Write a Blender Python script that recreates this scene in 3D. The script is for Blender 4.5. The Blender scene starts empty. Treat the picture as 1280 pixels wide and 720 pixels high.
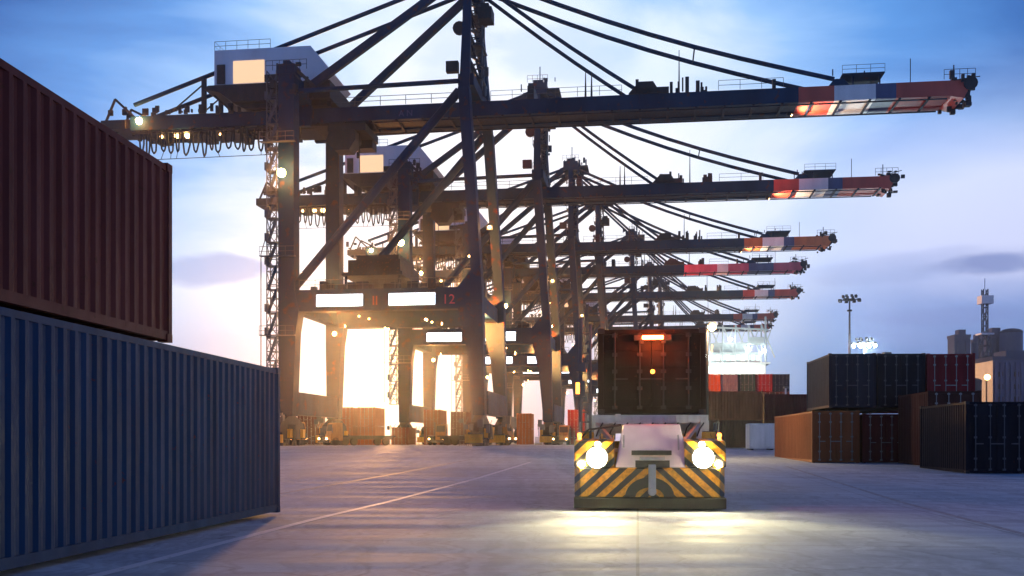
import bpy, math, random
from mathutils import Vector, Matrix
R = math.radians
rnd = random.Random(7)
S = bpy.context.scene
C = S.collection

# ------------------------------------------------------------------ helpers
def ground_z(y):
    return max(0.0, min(1.0, (y - 25.0) / 80.0)) * 1.0

class MB:
    def __init__(self):
        self.v, self.f, self.m = [], [], []
    def poly(self, pts, faces, mi=0):
        b = len(self.v)
        self.v += [tuple(p) for p in pts]
        for f in faces:
            self.f.append(tuple(b + i for i in f)); self.m.append(mi)
        return self
    def box(self, x0, x1, y0, y1, z0, z1, mi=0):
        p = [(x0,y0,z0),(x1,y0,z0),(x1,y1,z0),(x0,y1,z0),(x0,y0,z1),(x1,y0,z1),(x1,y1,z1),(x0,y1,z1)]
        return self.poly(p, [(3,2,1,0),(4,5,6,7),(0,1,5,4),(1,2,6,5),(2,3,7,6),(3,0,4,7)], mi)
    def cbox(self, c, s, mi=0):
        return self.box(c[0]-s[0]/2,c[0]+s[0]/2,c[1]-s[1]/2,c[1]+s[1]/2,c[2]-s[2]/2,c[2]+s[2]/2,mi)
    def _frame(self, p, q):
        p, q = Vector(p), Vector(q)
        d = (q-p).normalized()
        up = Vector((0,0,1)) if abs(d.z) < .95 else Vector((0,1,0))
        s = d.cross(up).normalized(); t = s.cross(d).normalized()
        return p, q, s, t
    def beam(self, p, q, w, h, mi=0, w2=None, h2=None):
        p, q, s, t = self._frame(p, q)
        w2 = w if w2 is None else w2; h2 = h if h2 is None else h2
        pts = []
        for o, a, b in ((p, w, h), (q, w2, h2)):
            for i, j in ((-1,-1),(1,-1),(1,1),(-1,1)):
                pts.append(o + s*(i*a/2) + t*(j*b/2))
        return self.poly(pts, [(3,2,1,0),(4,5,6,7),(0,1,5,4),(1,2,6,5),(2,3,7,6),(3,0,4,7)], mi)
    def tube(self, p, q, r, n=8, r2=None, mi=0):
        p, q, s, t = self._frame(p, q)
        r2 = r if r2 is None else r2
        pts = []
        for o, a in ((p, r), (q, r2)):
            for i in range(n):
                c = 2*math.pi*i/n
                pts.append(o + s*(math.cos(c)*a) + t*(math.sin(c)*a))
        fs = [(i, (i+1) % n, n+(i+1) % n, n+i) for i in range(n)]
        fs += [tuple(reversed(range(n))), tuple(range(n, 2*n))]
        return self.poly(pts, fs, mi)
    def path(self, pts, r, n=6, mi=0):
        for a, b in zip(pts[:-1], pts[1:]): self.tube(a, b, r, n, mi=mi)
        return self
    def prism_y(self, poly, y0, y1, mi=0):      # polygon in (x,z), extruded along y
        n = len(poly)
        pts = [(x,y0,z) for x,z in poly] + [(x,y1,z) for x,z in poly]
        fs = [(i,(i+1)%n,n+(i+1)%n,n+i) for i in range(n)] + [tuple(reversed(range(n))), tuple(range(n,2*n))]
        return self.poly(pts, fs, mi)
    def prism_x(self, poly, x0, x1, mi=0):      # polygon in (y,z)
        n = len(poly)
        pts = [(x0,y,z) for y,z in poly] + [(x1,y,z) for y,z in poly]
        fs = [(i,(i+1)%n,n+(i+1)%n,n+i) for i in range(n)] + [tuple(reversed(range(n))), tuple(range(n,2*n))]
        return self.poly(pts, fs, mi)
    def ball(self, c, r, n=10, mi=0, sz=1.0):
        pts, fs = [], []
        m = n//2
        for i in range(m+1):
            a = math.pi*i/m
            for j in range(n):
                b = 2*math.pi*j/n
                pts.append((c[0]+r*math.sin(a)*math.cos(b), c[1]+r*math.sin(a)*math.sin(b), c[2]+r*sz*math.cos(a)))
        for i in range(m):
            for j in range(n):
                fs.append((i*n+j, i*n+(j+1)%n, (i+1)*n+(j+1)%n, (i+1)*n+j))
        return self.poly(pts, fs, mi)
    def rail(self, p, q, h=1.1, step=2.0, r=.03):
        p, q = Vector(p), Vector(q)
        n = max(1, int((q-p).length/step))
        for i in range(n+1):
            a = p.lerp(q, i/n); self.tube(a, a+Vector((0,0,h)), r, 4)
        for k in (.5, 1.0):
            self.tube(p+Vector((0,0,h*k)), q+Vector((0,0,h*k)), r, 4)
        return self
    def lattice(self, c, w, z0, z1, step=2.0, r=.06):
        x, y = c; k = w/2
        cs = [(x-k,y-k),(x+k,y-k),(x+k,y+k),(x-k,y+k)]
        for a in cs: self.tube((*a,z0),(*a,z1), r*1.4, 5)
        n = max(1, int((z1-z0)/step))
        for i in range(n):
            a0 = z0+(z1-z0)*i/n; a1 = z0+(z1-z0)*(i+1)/n
            for j in range(4):
                p, q = cs[j], cs[(j+1) % 4]
                if i % 2: p, q = q, p
                self.tube((*p,a0),(*q,a1), r, 4)
                self.tube((*p,a0),(*q,a0), r, 4)
        return self
    def build(self, name, mats, parent=None, smooth=False, bevel=0):
        me = bpy.data.meshes.new(name)
        me.from_pydata(self.v, [], self.f)
        if not isinstance(mats, (list, tuple)): mats = [mats]
        for m in mats: me.materials.append(m)
        me.polygons.foreach_set('material_index', self.m)
        if smooth: me.polygons.foreach_set('use_smooth', [True]*len(self.f))
        me.validate(); me.update()
        o = bpy.data.objects.new(name, me); C.objects.link(o)
        if parent is not None: o.parent = parent
        if bevel:
            b = o.modifiers.new('bevel', 'BEVEL'); b.width = bevel; b.segments = 2; b.limit_method = 'ANGLE'
        return o

def tag(o, label=None, cat=None, group=None, kind=None):
    if label: o['label'] = label
    if cat: o['category'] = cat
    if group: o['group'] = group
    if kind: o['kind'] = kind
    return o

def thing(name, label, cat, loc=(0,0,0), rz=0, group=None):
    o = bpy.data.objects.new(name, None); C.objects.link(o)
    o.location = loc; o.rotation_euler = (0,0,rz); o.empty_display_size = .3
    return tag(o, label, cat, group)

def copy_tree(o, parent=None):
    c = o.copy(); C.objects.link(c); c.parent = parent
    for ch in list(o.children): copy_tree(ch, c)
    return c

# ------------------------------------------------------------------ materials
def newmat(name):
    m = bpy.data.materials.new(name); m.use_nodes = True
    nt = m.node_tree; b = nt.nodes['Principled BSDF']
    return m, nt, b
def N(nt, t, **k):
    n = nt.nodes.new(t)
    for a, v in k.items(): setattr(n, a, v)
    return n
def math_n(nt, op, a, b=None, c=None):
    n = N(nt, 'ShaderNodeMath', operation=op)
    for i, x in enumerate((a, b, c)):
        if x is None: continue
        if isinstance(x, (int, float)): n.inputs[i].default_value = x
        else: nt.links.new(x, n.inputs[i])
    return n.outputs[0]
def ramp(nt, fac, stops, interp='LINEAR'):
    n = N(nt, 'ShaderNodeValToRGB'); e = n.color_ramp.elements; n.color_ramp.interpolation = interp
    while len(e) < len(stops): e.new(.5)
    for el, (p, c) in zip(e, stops):
        el.position = p; el.color = (*c, 1) if len(c) == 3 else c
    nt.links.new(fac, n.inputs[0]); return n.outputs[0]
def mixc(nt, fac, a, b, mode='MIX'):
    n = N(nt, 'ShaderNodeMix', data_type='RGBA', blend_type=mode)
    for i, x in ((0, fac), (6, a), (7, b)):
        if isinstance(x, (int, float)): n.inputs[i].default_value = x
        elif isinstance(x, tuple): n.inputs[i].default_value = (*x, 1)
        else: nt.links.new(x, n.inputs[i])
    return n.outputs[2]
def paint(name, col, rough=.5, metal=0.0, wear=.35, scale=.6, rust=0.0, bump=.0, streak=True):
    m, nt, b = newmat(name)
    tc = N(nt, 'ShaderNodeTexCoord'); mp = N(nt, 'ShaderNodeMapping')
    nt.links.new(tc.outputs['Object'], mp.inputs[0])
    mp.inputs['Scale'].default_value = (1,1,.25) if streak else (1,1,1)
    n1 = N(nt, 'ShaderNodeTexNoise'); n1.inputs['Scale'].default_value = scale*3; n1.inputs['Detail'].default_value = 6
    n2 = N(nt, 'ShaderNodeTexNoise'); n2.inputs['Scale'].default_value = scale*14; n2.inputs['Detail'].default_value = 5
    nt.links.new(mp.outputs[0], n1.inputs[0]); nt.links.new(tc.outputs['Object'], n2.inputs[0])
    dark = tuple(c*(1-wear) for c in col); lite = tuple(min(1, c*(1+wear)+.01*wear) for c in col)
    c1 = ramp(nt, n1.outputs[0], [(.3, dark), (.5, col), (.72, lite)])
    c2 = c1
    if rust > 0:
        f = ramp(nt, n2.outputs[0], [(.62-.12*rust, (0,0,0)), (.72-.1*rust, (1,1,1))])
        c2 = mixc(nt, math_n(nt, 'MULTIPLY', f, .75), c1, (.09,.035,.018))
    nt.links.new(c2, b.inputs['Base Color'])
    r = math_n(nt, 'MULTIPLY_ADD', n2.outputs[0], .35, rough-.17)
    nt.links.new(r, b.inputs['Roughness'])
    b.inputs['Metallic'].default_value = metal
    if 'crane' in name: b.inputs['Specular IOR Level'].default_value = .15
    if bump:
        bp = N(nt, 'ShaderNodeBump'); bp.inputs['Strength'].default_value = bump; bp.inputs['Distance'].default_value = .02
        nt.links.new(n2.outputs[0], bp.inputs['Height']); nt.links.new(bp.outputs[0], b.inputs['Normal'])
    return m
def glow(name, col, s):
    m, nt, b = newmat(name)
    b.inputs['Base Color'].default_value = (*[c*.5 for c in col], 1)
    b.inputs['Emission Color'].default_value = (*col, 1); b.inputs['Emission Strength'].default_value = s
    return m

M = {}
M['navy'] = paint('navy crane paint', (.006,.034,.085), .6, wear=.4, scale=.08, rust=.25)
M['navy2'] = paint('dark crane steel', (.008,.016,.04), .55, wear=.4, scale=.2, rust=.35)
M['dark'] = paint('blackened machinery', (.018,.018,.022), .6, wear=.4, scale=.5, rust=.5)
M['galv'] = paint('galvanised walkway steel', (.10,.11,.13), .45, .6, wear=.25, scale=.8)
M['red'] = paint('signal red boom paint', (.58,.085,.05), .45, wear=.25, scale=.15)
M['pink'] = paint('faded pink boom paint', (.58,.09,.16), .45, wear=.25, scale=.15)
M['orange'] = paint('faded orange boom paint', (.62,.17,.05), .45, wear=.25, scale=.15)
M['white'] = paint('white boom paint', (.82,.82,.82), .4, wear=.12, scale=.2)
M['bluegrey'] = paint('blue grey boom paint', (.07,.10,.22), .45, wear=.25, scale=.15)
M['house'] = paint('white machinery house cladding', (.80,.80,.86), .45, wear=.10, scale=.12)
M['cable'] = paint('black rubber cable', (.012,.012,.014), .6, wear=.2)
M['tyre'] = paint('black rubber', (.015,.015,.016), .8, wear=.3, scale=2)
M['warmlamp'] = glow('warm lamp glass', (1,.58,.2), 60)
M['warmlamp2'] = glow('dim warm lamp glass', (1,.55,.2), 18)
M['coollamp'] = glow('cool lamp glass', (.75,.95,1), 45)
M['signlit'] = glow('backlit sign face', (.80,.90,1), 3.0)
M['doorlit'] = glow('lit machinery room opening', (1,.66,.38), .85)
M['amber'] = glow('amber beacon glass', (1,.10,.02), 60)
M['amber2'] = glow('amber marker glass', (1,.28,.03), 8)
M['headlamp'] = glow('headlamp glass', (1,.86,.5), 160)
M['rod'] = paint('zinc locking rods', (.30,.30,.31), .4, .7, wear=.2, scale=3)
M['yellow'] = paint('safety yellow paint', (.72,.36,.02), .45, wear=.2, scale=1.0, rust=.1)
M['truckpaint'] = paint('ochre truck paint', (.30,.13,.03), .5, wear=.35, scale=1.0, rust=.3)
M['black'] = paint('black bumper rubber', (.006,.006,.007), .6, wear=.3, scale=2)
M['panelw'] = paint('off white vehicle panel', (.80,.74,.78), .35, wear=.08, scale=1.0)
M['steel'] = paint('bare steel', (.45,.44,.43), .35, .8, wear=.15, scale=2)
M['concrete'] = paint('weathered concrete', (.10,.12,.18), .9, wear=.3, scale=.03, streak=True)
M['hull'] = paint('dark ship hull', (.03,.035,.05), .6, wear=.3, scale=.05, rust=.3)
M['shipw'] = paint('white ship superstructure', (.62,.65,.64), .5, wear=.1, scale=.05)
M['shiplit'] = glow('floodlit deck windows', (.82,1,.93), 1.05)

def container_paint(name, col, rust=.35):
    m, nt, b = newmat(name)
    tc = N(nt, 'ShaderNodeTexCoord'); oi = N(nt, 'ShaderNodeObjectInfo')
    mp = N(nt, 'ShaderNodeMapping'); mp.inputs['Scale'].default_value = (1,1,.18)
    ad = N(nt, 'ShaderNodeVectorMath', operation='ADD')
    nt.links.new(tc.outputs['Object'], ad.inputs[0])
    cm = N(nt, 'ShaderNodeCombineXYZ'); s = math_n(nt, 'MULTIPLY', oi.outputs['Random'], 40.0)
    nt.links.new(s, cm.inputs[0]); nt.links.new(s, cm.inputs[1]); nt.links.new(cm.outputs[0], ad.inputs[1])
    nt.links.new(ad.outputs[0], mp.inputs[0])
    n1 = N(nt, 'ShaderNodeTexNoise'); n1.inputs['Scale'].default_value = 2.2; n1.inputs['Detail'].default_value = 7
    n2 = N(nt, 'ShaderNodeTexNoise'); n2.inputs['Scale'].default_value = 6.5; n2.inputs['Detail'].default_value = 8; n2.inputs['Roughness'].default_value = .65
    n3 = N(nt, 'ShaderNodeTexNoise'); n3.inputs['Scale'].default_value = .7; n3.inputs['Detail'].default_value = 4
    nt.links.new(mp.outputs[0], n1.inputs[0]); nt.links.new(ad.outputs[0], n2.inputs[0]); nt.links.new(ad.outputs[0], n3.inputs[0])
    c = ramp(nt, n1.outputs[0], [(.28, tuple(x*.72 for x in col)), (.5, col), (.75, tuple(min(1,x*1.25+.01) for x in col))])
    f3 = ramp(nt, n3.outputs[0], [(.35,(0,0,0)),(.7,(1,1,1))])
    c = mixc(nt, math_n(nt,'MULTIPLY',f3,.25), c, tuple(min(1,x*.8+.02) for x in col))
    f = ramp(nt, n2.outputs[0], [(.66-.08*rust,(0,0,0)),(.71-.08*rust,(1,1,1))])
    c = mixc(nt, math_n(nt,'MULTIPLY',f,.7), c, (.075,.03,.016))
    nt.links.new(c, b.inputs['Base Color'])
    nt.links.new(math_n(nt,'MULTIPLY_ADD', n2.outputs[0], .4, .32), b.inputs['Roughness'])
    b.inputs['Specular IOR Level'].default_value=.06
    bp = N(nt,'ShaderNodeBump'); bp.inputs['Strength'].default_value=.25; bp.inputs['Distance'].default_value=.02
    nt.links.new(n3.outputs[0], bp.inputs['Height']); nt.links.new(bp.outputs[0], b.inputs['Normal'])
    return m
CP = {k: container_paint(k+' container paint', v, r) for k, (v, r) in {
    'blue': ((.007,.044,.115), .2), 'maroon': ((.11,.027,.026), .3), 'navy': ((.007,.016,.04), .3),
    'midnight': ((.006,.009,.02), .3), 'rust': ((.27,.078,.030), .5), 'brown': ((.085,.028,.022), .5), 'brightred': ((.24,.02,.026), .4),
    'red': ((.10,.013,.016), .4), 'grey': ((.16,.19,.24), .4), 'green': ((.03,.09,.07), .4),
    'black': ((.014,.010,.010), .3), 'whitec': ((.80,.82,.80), .15), 'orange': ((.42,.12,.04), .5)}.items()}

# ------------------------------------------------------------------ containers
_ct = {}
def corr_profile(L, pitch, depth):
    n = max(1, round(L/pitch)); p = L/n; out = []
    for i in range(n):
        b = i*p
        out += [(b, 0), (b+p*.26, 0), (b+p*.5, depth), (b+p*.76, depth)]
    out.append((L, 0)); return out
def container_parts(L, W, H, col, fine):
    """container with its doors at y=0 (local), body to y=L, x in +-W/2"""
    key = (L, W, H, col, fine)
    if key in _ct: return _ct[key]
    root = bpy.data.objects.new('template', None)
    mat = CP[col]; P = .12
    fr = MB()
    for x in (-W/2, W/2-P):
        for y in (0, L-P): fr.box(x, x+P, y, y+P, .12, H-.12)
        fr.box(x+.015, x+P-.015, P, L-P, .03, .16); fr.box(x+.02, x+P-.02, P, L-P, H-.12, H-.03)
    for y in (0, L-P):
        fr.box(-W/2+P, W/2-P, y+.01, y+P, .03, .17); fr.box(-W/2+P, W/2-P, y+.01, y+P, H-.14, H-.03)
    if fine:                       # fork pockets and cross members underneath
        for k in range(int(L/.6)): fr.box(-W/2+P, W/2-P, .4+k*.6, .46+k*.6, .05, .14)
    parts = [('frame', fr, mat)]
    for s in (-1, 1):
        m = MB(); pr = corr_profile(L-2*P, .278, .034)
        x = s*(W/2-.018)
        pts = []; 
        for (a, d) in pr: pts += [(x-s*d, P+a, .16), (x-s*d, P+a, H-.12)]
        fs = []
        for i in range(len(pr)-1):
            q = (2*i, 2*i+2, 2*i+3, 2*i+1); fs.append(q if s > 0 else tuple(reversed(q)))
        m.poly(pts, fs); parts.append(('side_wall', m, mat))
    m = MB(); pr = corr_profile(W-2*P, .25, .04); pts = []
    for (a, d) in pr: pts += [(-W/2+P+a, L-.02-d, .17), (-W/2+P+a, L-.02-d, H-.14)]
    m.poly(pts, [(2*i+1, 2*i+3, 2*i+2, 2*i) for i in range(len(pr)-1)]); parts.append(('end_wall', m, mat))
    m = MB(); m.box(-W/2+P, W/2-P, P, L-P, H-.07, H-.05)
    if fine:
        for k in range(int((L-1)/.42)): m.box(-W/2+.2, W/2-.2, .5+k*.42, .66+k*.42, H-.05, H-.035)
    parts.append(('roof', m, mat))
    m = MB(); m.box(-W/2+P, W/2-P, P, L-P, .165, .19); parts.append(('floor_deck', m, mat))
    cc = MB()
    for x in (-W/2-.004, W/2-.158+.004):
        for y in (-.004, L-.174):
            for z in (0, H-.118): cc.box(x, x+.158, y, y+.178, z, z+.118)
    parts.append(('corner_castings', cc, M['dark'] if col in ('navy','midnight','black') else mat))
    doors = []
    for s in (-1, 1):
        d = MB(); x0, x1 = (-W/2+P+.004, -.008) if s < 0 else (.008, W/2-P-.004)
        d.box(x0, x1, .03, .07, .175, H-.145)
        for k in range(4):
            z = .35 + k*(H-.75)/3.3; d.box(x0+.06, x1-.06, .016, .03, z, z+.32*(H/2.6))
        rods = MB()
        w = x1-x0
        for a in (.24, .76):
            x = x0 + w*a
            rods.tube((x, -.01, .14), (x, -.01, H-.1), .02, 6)
            for z in (.16, .6, 1.3*(H/2.6), H-.6, H-.16): rods.box(x-.06, x+.06, -.02, .016, z-.04, z+.04)
            rods.box(x-.02 if s<0 else x-.3, x+.3 if s<0 else x+.02, -.035, -.02, 1.05*(H/2.6), 1.09*(H/2.6))
        doors.append((d, rods))
    for (n, mb, mt) in parts:
        mb.build(n, mt, root)
    for d, rods in doors:
        do = d.build('door', mat, root); rods.build('locking_bar', M['dark'] if col == 'black' else M['galv'] if col in ('navy','midnight') else M['rod'], do)
    def unlink(o):
        for ch in o.children: unlink(ch)
        if o.name in C.objects: C.objects.unlink(o)
    unlink(root)
    _ct[key] = root
    return root
def container(label, loc, rz, col, L=6.06, W=2.44, H=2.59, fine=False, group=None, name='shipping_container'):
    t = container_parts(L, W, H, col, fine)
    r = copy_tree(t)
    r.name = name; r.location = loc; r.rotation_euler = (0,0,rz)
    tag(r, label, 'container', group); return r

# ------------------------------------------------------------------ ground
def sheet(name, rows, mat, kind='structure', lift=0.0):
    """rows: list of (y, x0, x1); z follows the ground profile"""
    ys = []
    m = MB(); pts = []
    for (y, x0, x1) in rows: pts += [(x0, y, ground_z(y)+lift), (x1, y, ground_z(y)+lift)]
    m.poly(pts, [(2*i, 2*i+1, 2*i+3, 2*i+2) for i in range(len(rows)-1)])
    o = m.build(name, mat); o['kind'] = kind; return o

def ground_mat():
    m, nt, b = newmat('worn terminal concrete')
    tc = N(nt, 'ShaderNodeTexCoord'); P = tc.outputs['Object']
    def noise(scale, sx=1, sy=1, det=6, rg=.55, dist=0):
        mp = N(nt,'ShaderNodeMapping'); mp.inputs['Scale'].default_value=(sx,sy,1); nt.links.new(P, mp.inputs[0])
        n = N(nt,'ShaderNodeTexNoise'); n.inputs['Scale'].default_value=scale; n.inputs['Detail'].default_value=det
        n.inputs['Roughness'].default_value=rg; n.inputs['Distortion'].default_value=dist
        nt.links.new(mp.outputs[0], n.inputs[0]); return n.outputs[0]
    big = noise(.10, .45, 1.3, 6, .6, .4); mid = noise(.8, .35, 1.4, 7, .6, .3); fine = noise(14,1,1,5,.7)
    streak = noise(.55, .12, 1.6, 5, .6)
    col = ramp(nt, big, [(.30,(.46,.53,.60)),(.5,(.58,.66,.72)),(.7,(.68,.76,.80))])
    c2 = ramp(nt, mid, [(.34,(.52,.52,.56)),(.6,(1,1,1))])
    col = mixc(nt, .5, col, c2, 'MULTIPLY')
    c3 = ramp(nt, streak, [(.38,(.55,.56,.62)),(.52,(1,1,1)),(.68,(1.0,1.0,1.0))])
    col = mixc(nt, .45, col, c3, 'MULTIPLY')
    c4 = ramp(nt, fine, [(.3,(.75,.75,.75)),(.7,(1.1,1.1,1.1))])
    col = mixc(nt, .6, col, c4, 'MULTIPLY')
    # slab joints
    br = N(nt,'ShaderNodeTexBrick'); br.offset = 0; br.inputs['Scale'].default_value=1
    br.inputs['Brick Width'].default_value=6.0; br.inputs['Row Height'].default_value=5.0; br.inputs['Mortar Size'].default_value=.02
    br.inputs['Color1'].default_value=(1,1,1,1); br.inputs['Color2'].default_value=(.93,.93,.93,1); br.inputs['Mortar'].default_value=(.45,.45,.45,1)
    mp = N(nt,'ShaderNodeMapping'); mp.inputs['Rotation'].default_value=(0,0,R(7)); nt.links.new(P, mp.inputs[0]); nt.links.new(mp.outputs[0], br.inputs[0])
    col = mixc(nt, .7, col, br.outputs[0], 'MULTIPLY')
    wn = N(nt,'ShaderNodeTexNoise'); wn.inputs['Scale'].default_value=.9; wn.inputs['Detail'].default_value=6; nt.links.new(P, wn.inputs[0])
    wv = N(nt,'ShaderNodeVectorMath', operation='MULTIPLY_ADD'); nt.links.new(wn.outputs['Color'], wv.inputs[0]); wv.inputs[1].default_value=(1.6,1.6,0); nt.links.new(P, wv.inputs[2])
    ve = N(nt,'ShaderNodeTexVoronoi', feature='DISTANCE_TO_EDGE'); ve.inputs['Scale'].default_value=.28; nt.links.new(wv.outputs[0], ve.inputs[0])
    ck = ramp(nt, ve.outputs['Distance'], [(.0,(.42,.42,.42)),(.012,(1,1,1))])
    ckm = ramp(nt, big, [(.45,(0,0,0)),(.6,(.75,.75,.75))])
    col = mixc(nt, ckm, col, mixc(nt, 1.0, col, ck, 'MULTIPLY'))
    # tyre tracks running down the lane
    mp2 = N(nt,'ShaderNodeMapping'); mp2.inputs['Rotation'].default_value=(0,0,R(6)); mp2.inputs['Scale'].default_value=(1,.035,1); nt.links.new(wv.outputs[0], mp2.inputs[0])
    tn = N(nt,'ShaderNodeTexNoise'); tn.inputs['Scale'].default_value=1.1; tn.inputs['Detail'].default_value=3; nt.links.new(mp2.outputs[0], tn.inputs[0])
    tt = ramp(nt, tn.outputs[0], [(.40,(1,1,1)),(.46,(.62,.62,.64)),(.50,(1,1,1)),(.56,(.72,.72,.73)),(.60,(1,1,1))])
    col = mixc(nt, .7, col, tt, 'MULTIPLY')
    # oil spots
    vo = N(nt,'ShaderNodeTexVoronoi'); vo.inputs['Scale'].default_value=.16; nt.links.new(P, vo.inputs[0])
    sp = ramp(nt, vo.outputs['Distance'], [(.03,(.35,.35,.35)),(.07,(1,1,1))])
    col = mixc(nt, .8, col, sp, 'MULTIPLY')
    nt.links.new(col, b.inputs['Base Color'])
    rg = ramp(nt, streak, [(.35,(.66,.66,.66)),(.62,(.88,.88,.88))])
    r2 = math_n(nt,'MULTIPLY_ADD', mid, .25, math_n(nt,'SUBTRACT', rg, .12))
    nt.links.new(r2, b.inputs['Roughness'])
    bp = N(nt,'ShaderNodeBump'); bp.inputs['Strength'].default_value=.35; bp.inputs['Distance'].default_value=.02
    h = math_n(nt,'MULTIPLY_ADD', fine, .35, mid); nt.links.new(h, bp.inputs['Height']); nt.links.new(bp.outputs[0], b.inputs['Normal'])
    return m
GX = 480
sheet('ground', [(-60,-GX,GX),(0,-GX,GX),(25,-GX,GX),(105,-GX,GX),(GX,-GX,GX)], ground_mat())

def worn_line_mat(name, col, cut):
    m, nt, b = newmat(name)
    tc = N(nt,'ShaderNodeTexCoord'); n = N(nt,'ShaderNodeTexNoise'); n.inputs['Scale'].default_value=3.5; n.inputs['Detail'].default_value=8; n.inputs['Roughness'].default_value=.7
    nt.links.new(tc.outputs['Object'], n.inputs[0])
    nt.links.new(ramp(nt, n.outputs[0], [(cut,(.24,.24,.26)),(cut+.12,col)]), b.inputs['Base Color'])
    b.inputs['Roughness'].default_value=.6; return m
LM = worn_line_mat('worn white line paint', (.80,.80,.82), .30)
LM2 = worn_line_mat('faded line paint', (.42,.42,.44), .48)
def line_marking(name, pts, w, mat, lift=.004):
    m = MB(); P = []
    full = []
    for (a, b) in zip(pts[:-1], pts[1:]):
        n = max(1, int(abs(b[1]-a[1])/2))
        for i in range(n): full.append((a[0]+(b[0]-a[0])*i/n, a[1]+(b[1]-a[1])*i/n))
    full.append(pts[-1])
    # make sure the kinks of the ground profile are hit
    for (x, y) in full: P += [(x-w/2, y, ground_z(y)+lift), (x+w/2, y, ground_z(y)+lift)]
    m.poly(P, [(2*i, 2*i+1, 2*i+3, 2*i+2) for i in range(len(full)-1)])
    o = m.build(name, mat); o['kind'] = 'structure'; return o
line_marking('road_marking', [(-5.2,5),(-4.62,11),(-3.73,19.9),(-3.05,25),(-1.25,37),(1.0,55)], .17, LM)
line_marking('road_marking', [(-7.2,23),(-6.0,31),(-4.6,41),(-2.4,60)], .16, LM2)
line_marking('road_marking', [(7.5,12),(9.5,25),(13.1,49)], .15, LM2)
RAIL = paint('polished crane rail', (.25,.24,.24), .35, .8, wear=.2, scale=2)

# ------------------------------------------------------------------ lights
def lamp(kind, name, parent, loc, energy, col, size=.3, rot=None, spot=None, blend=.5):
    l = bpy.data.lights.new(name, kind); l.energy = energy; l.color = col
    if kind == 'SUN': l.angle = size
    else: l.shadow_soft_size = size
    if spot: l.spot_size = spot; l.spot_blend = blend
    o = bpy.data.objects.new(name, l); C.objects.link(o); o.parent = parent; o.location = loc
    if rot: o.rotation_euler = rot
    return o

# ------------------------------------------------------------------ quay crane
TH = math.atan(-.133)
W = 8.65
def text_part(body, size, parent, loc, mat, name='lettering', rot=(R(90),0,0)):
    c = bpy.data.curves.new(name, 'FONT'); c.body = body; c.size = size; c.extrude = .015
    o = bpy.data.objects.new(name, c); C.objects.link(o); o.parent = parent; o.location = loc; o.rotation_euler = rot
    bpy.context.view_layer.update()
    me = bpy.data.meshes.new_from_object(o); me.name = name
    me.materials.clear(); me.materials.append(mat)
    o2 = bpy.data.objects.new(name, me); C.objects.link(o2); o2.parent = parent; o2.location = loc; o2.rotation_euler = rot
    bpy.data.objects.remove(o); return o2

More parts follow.
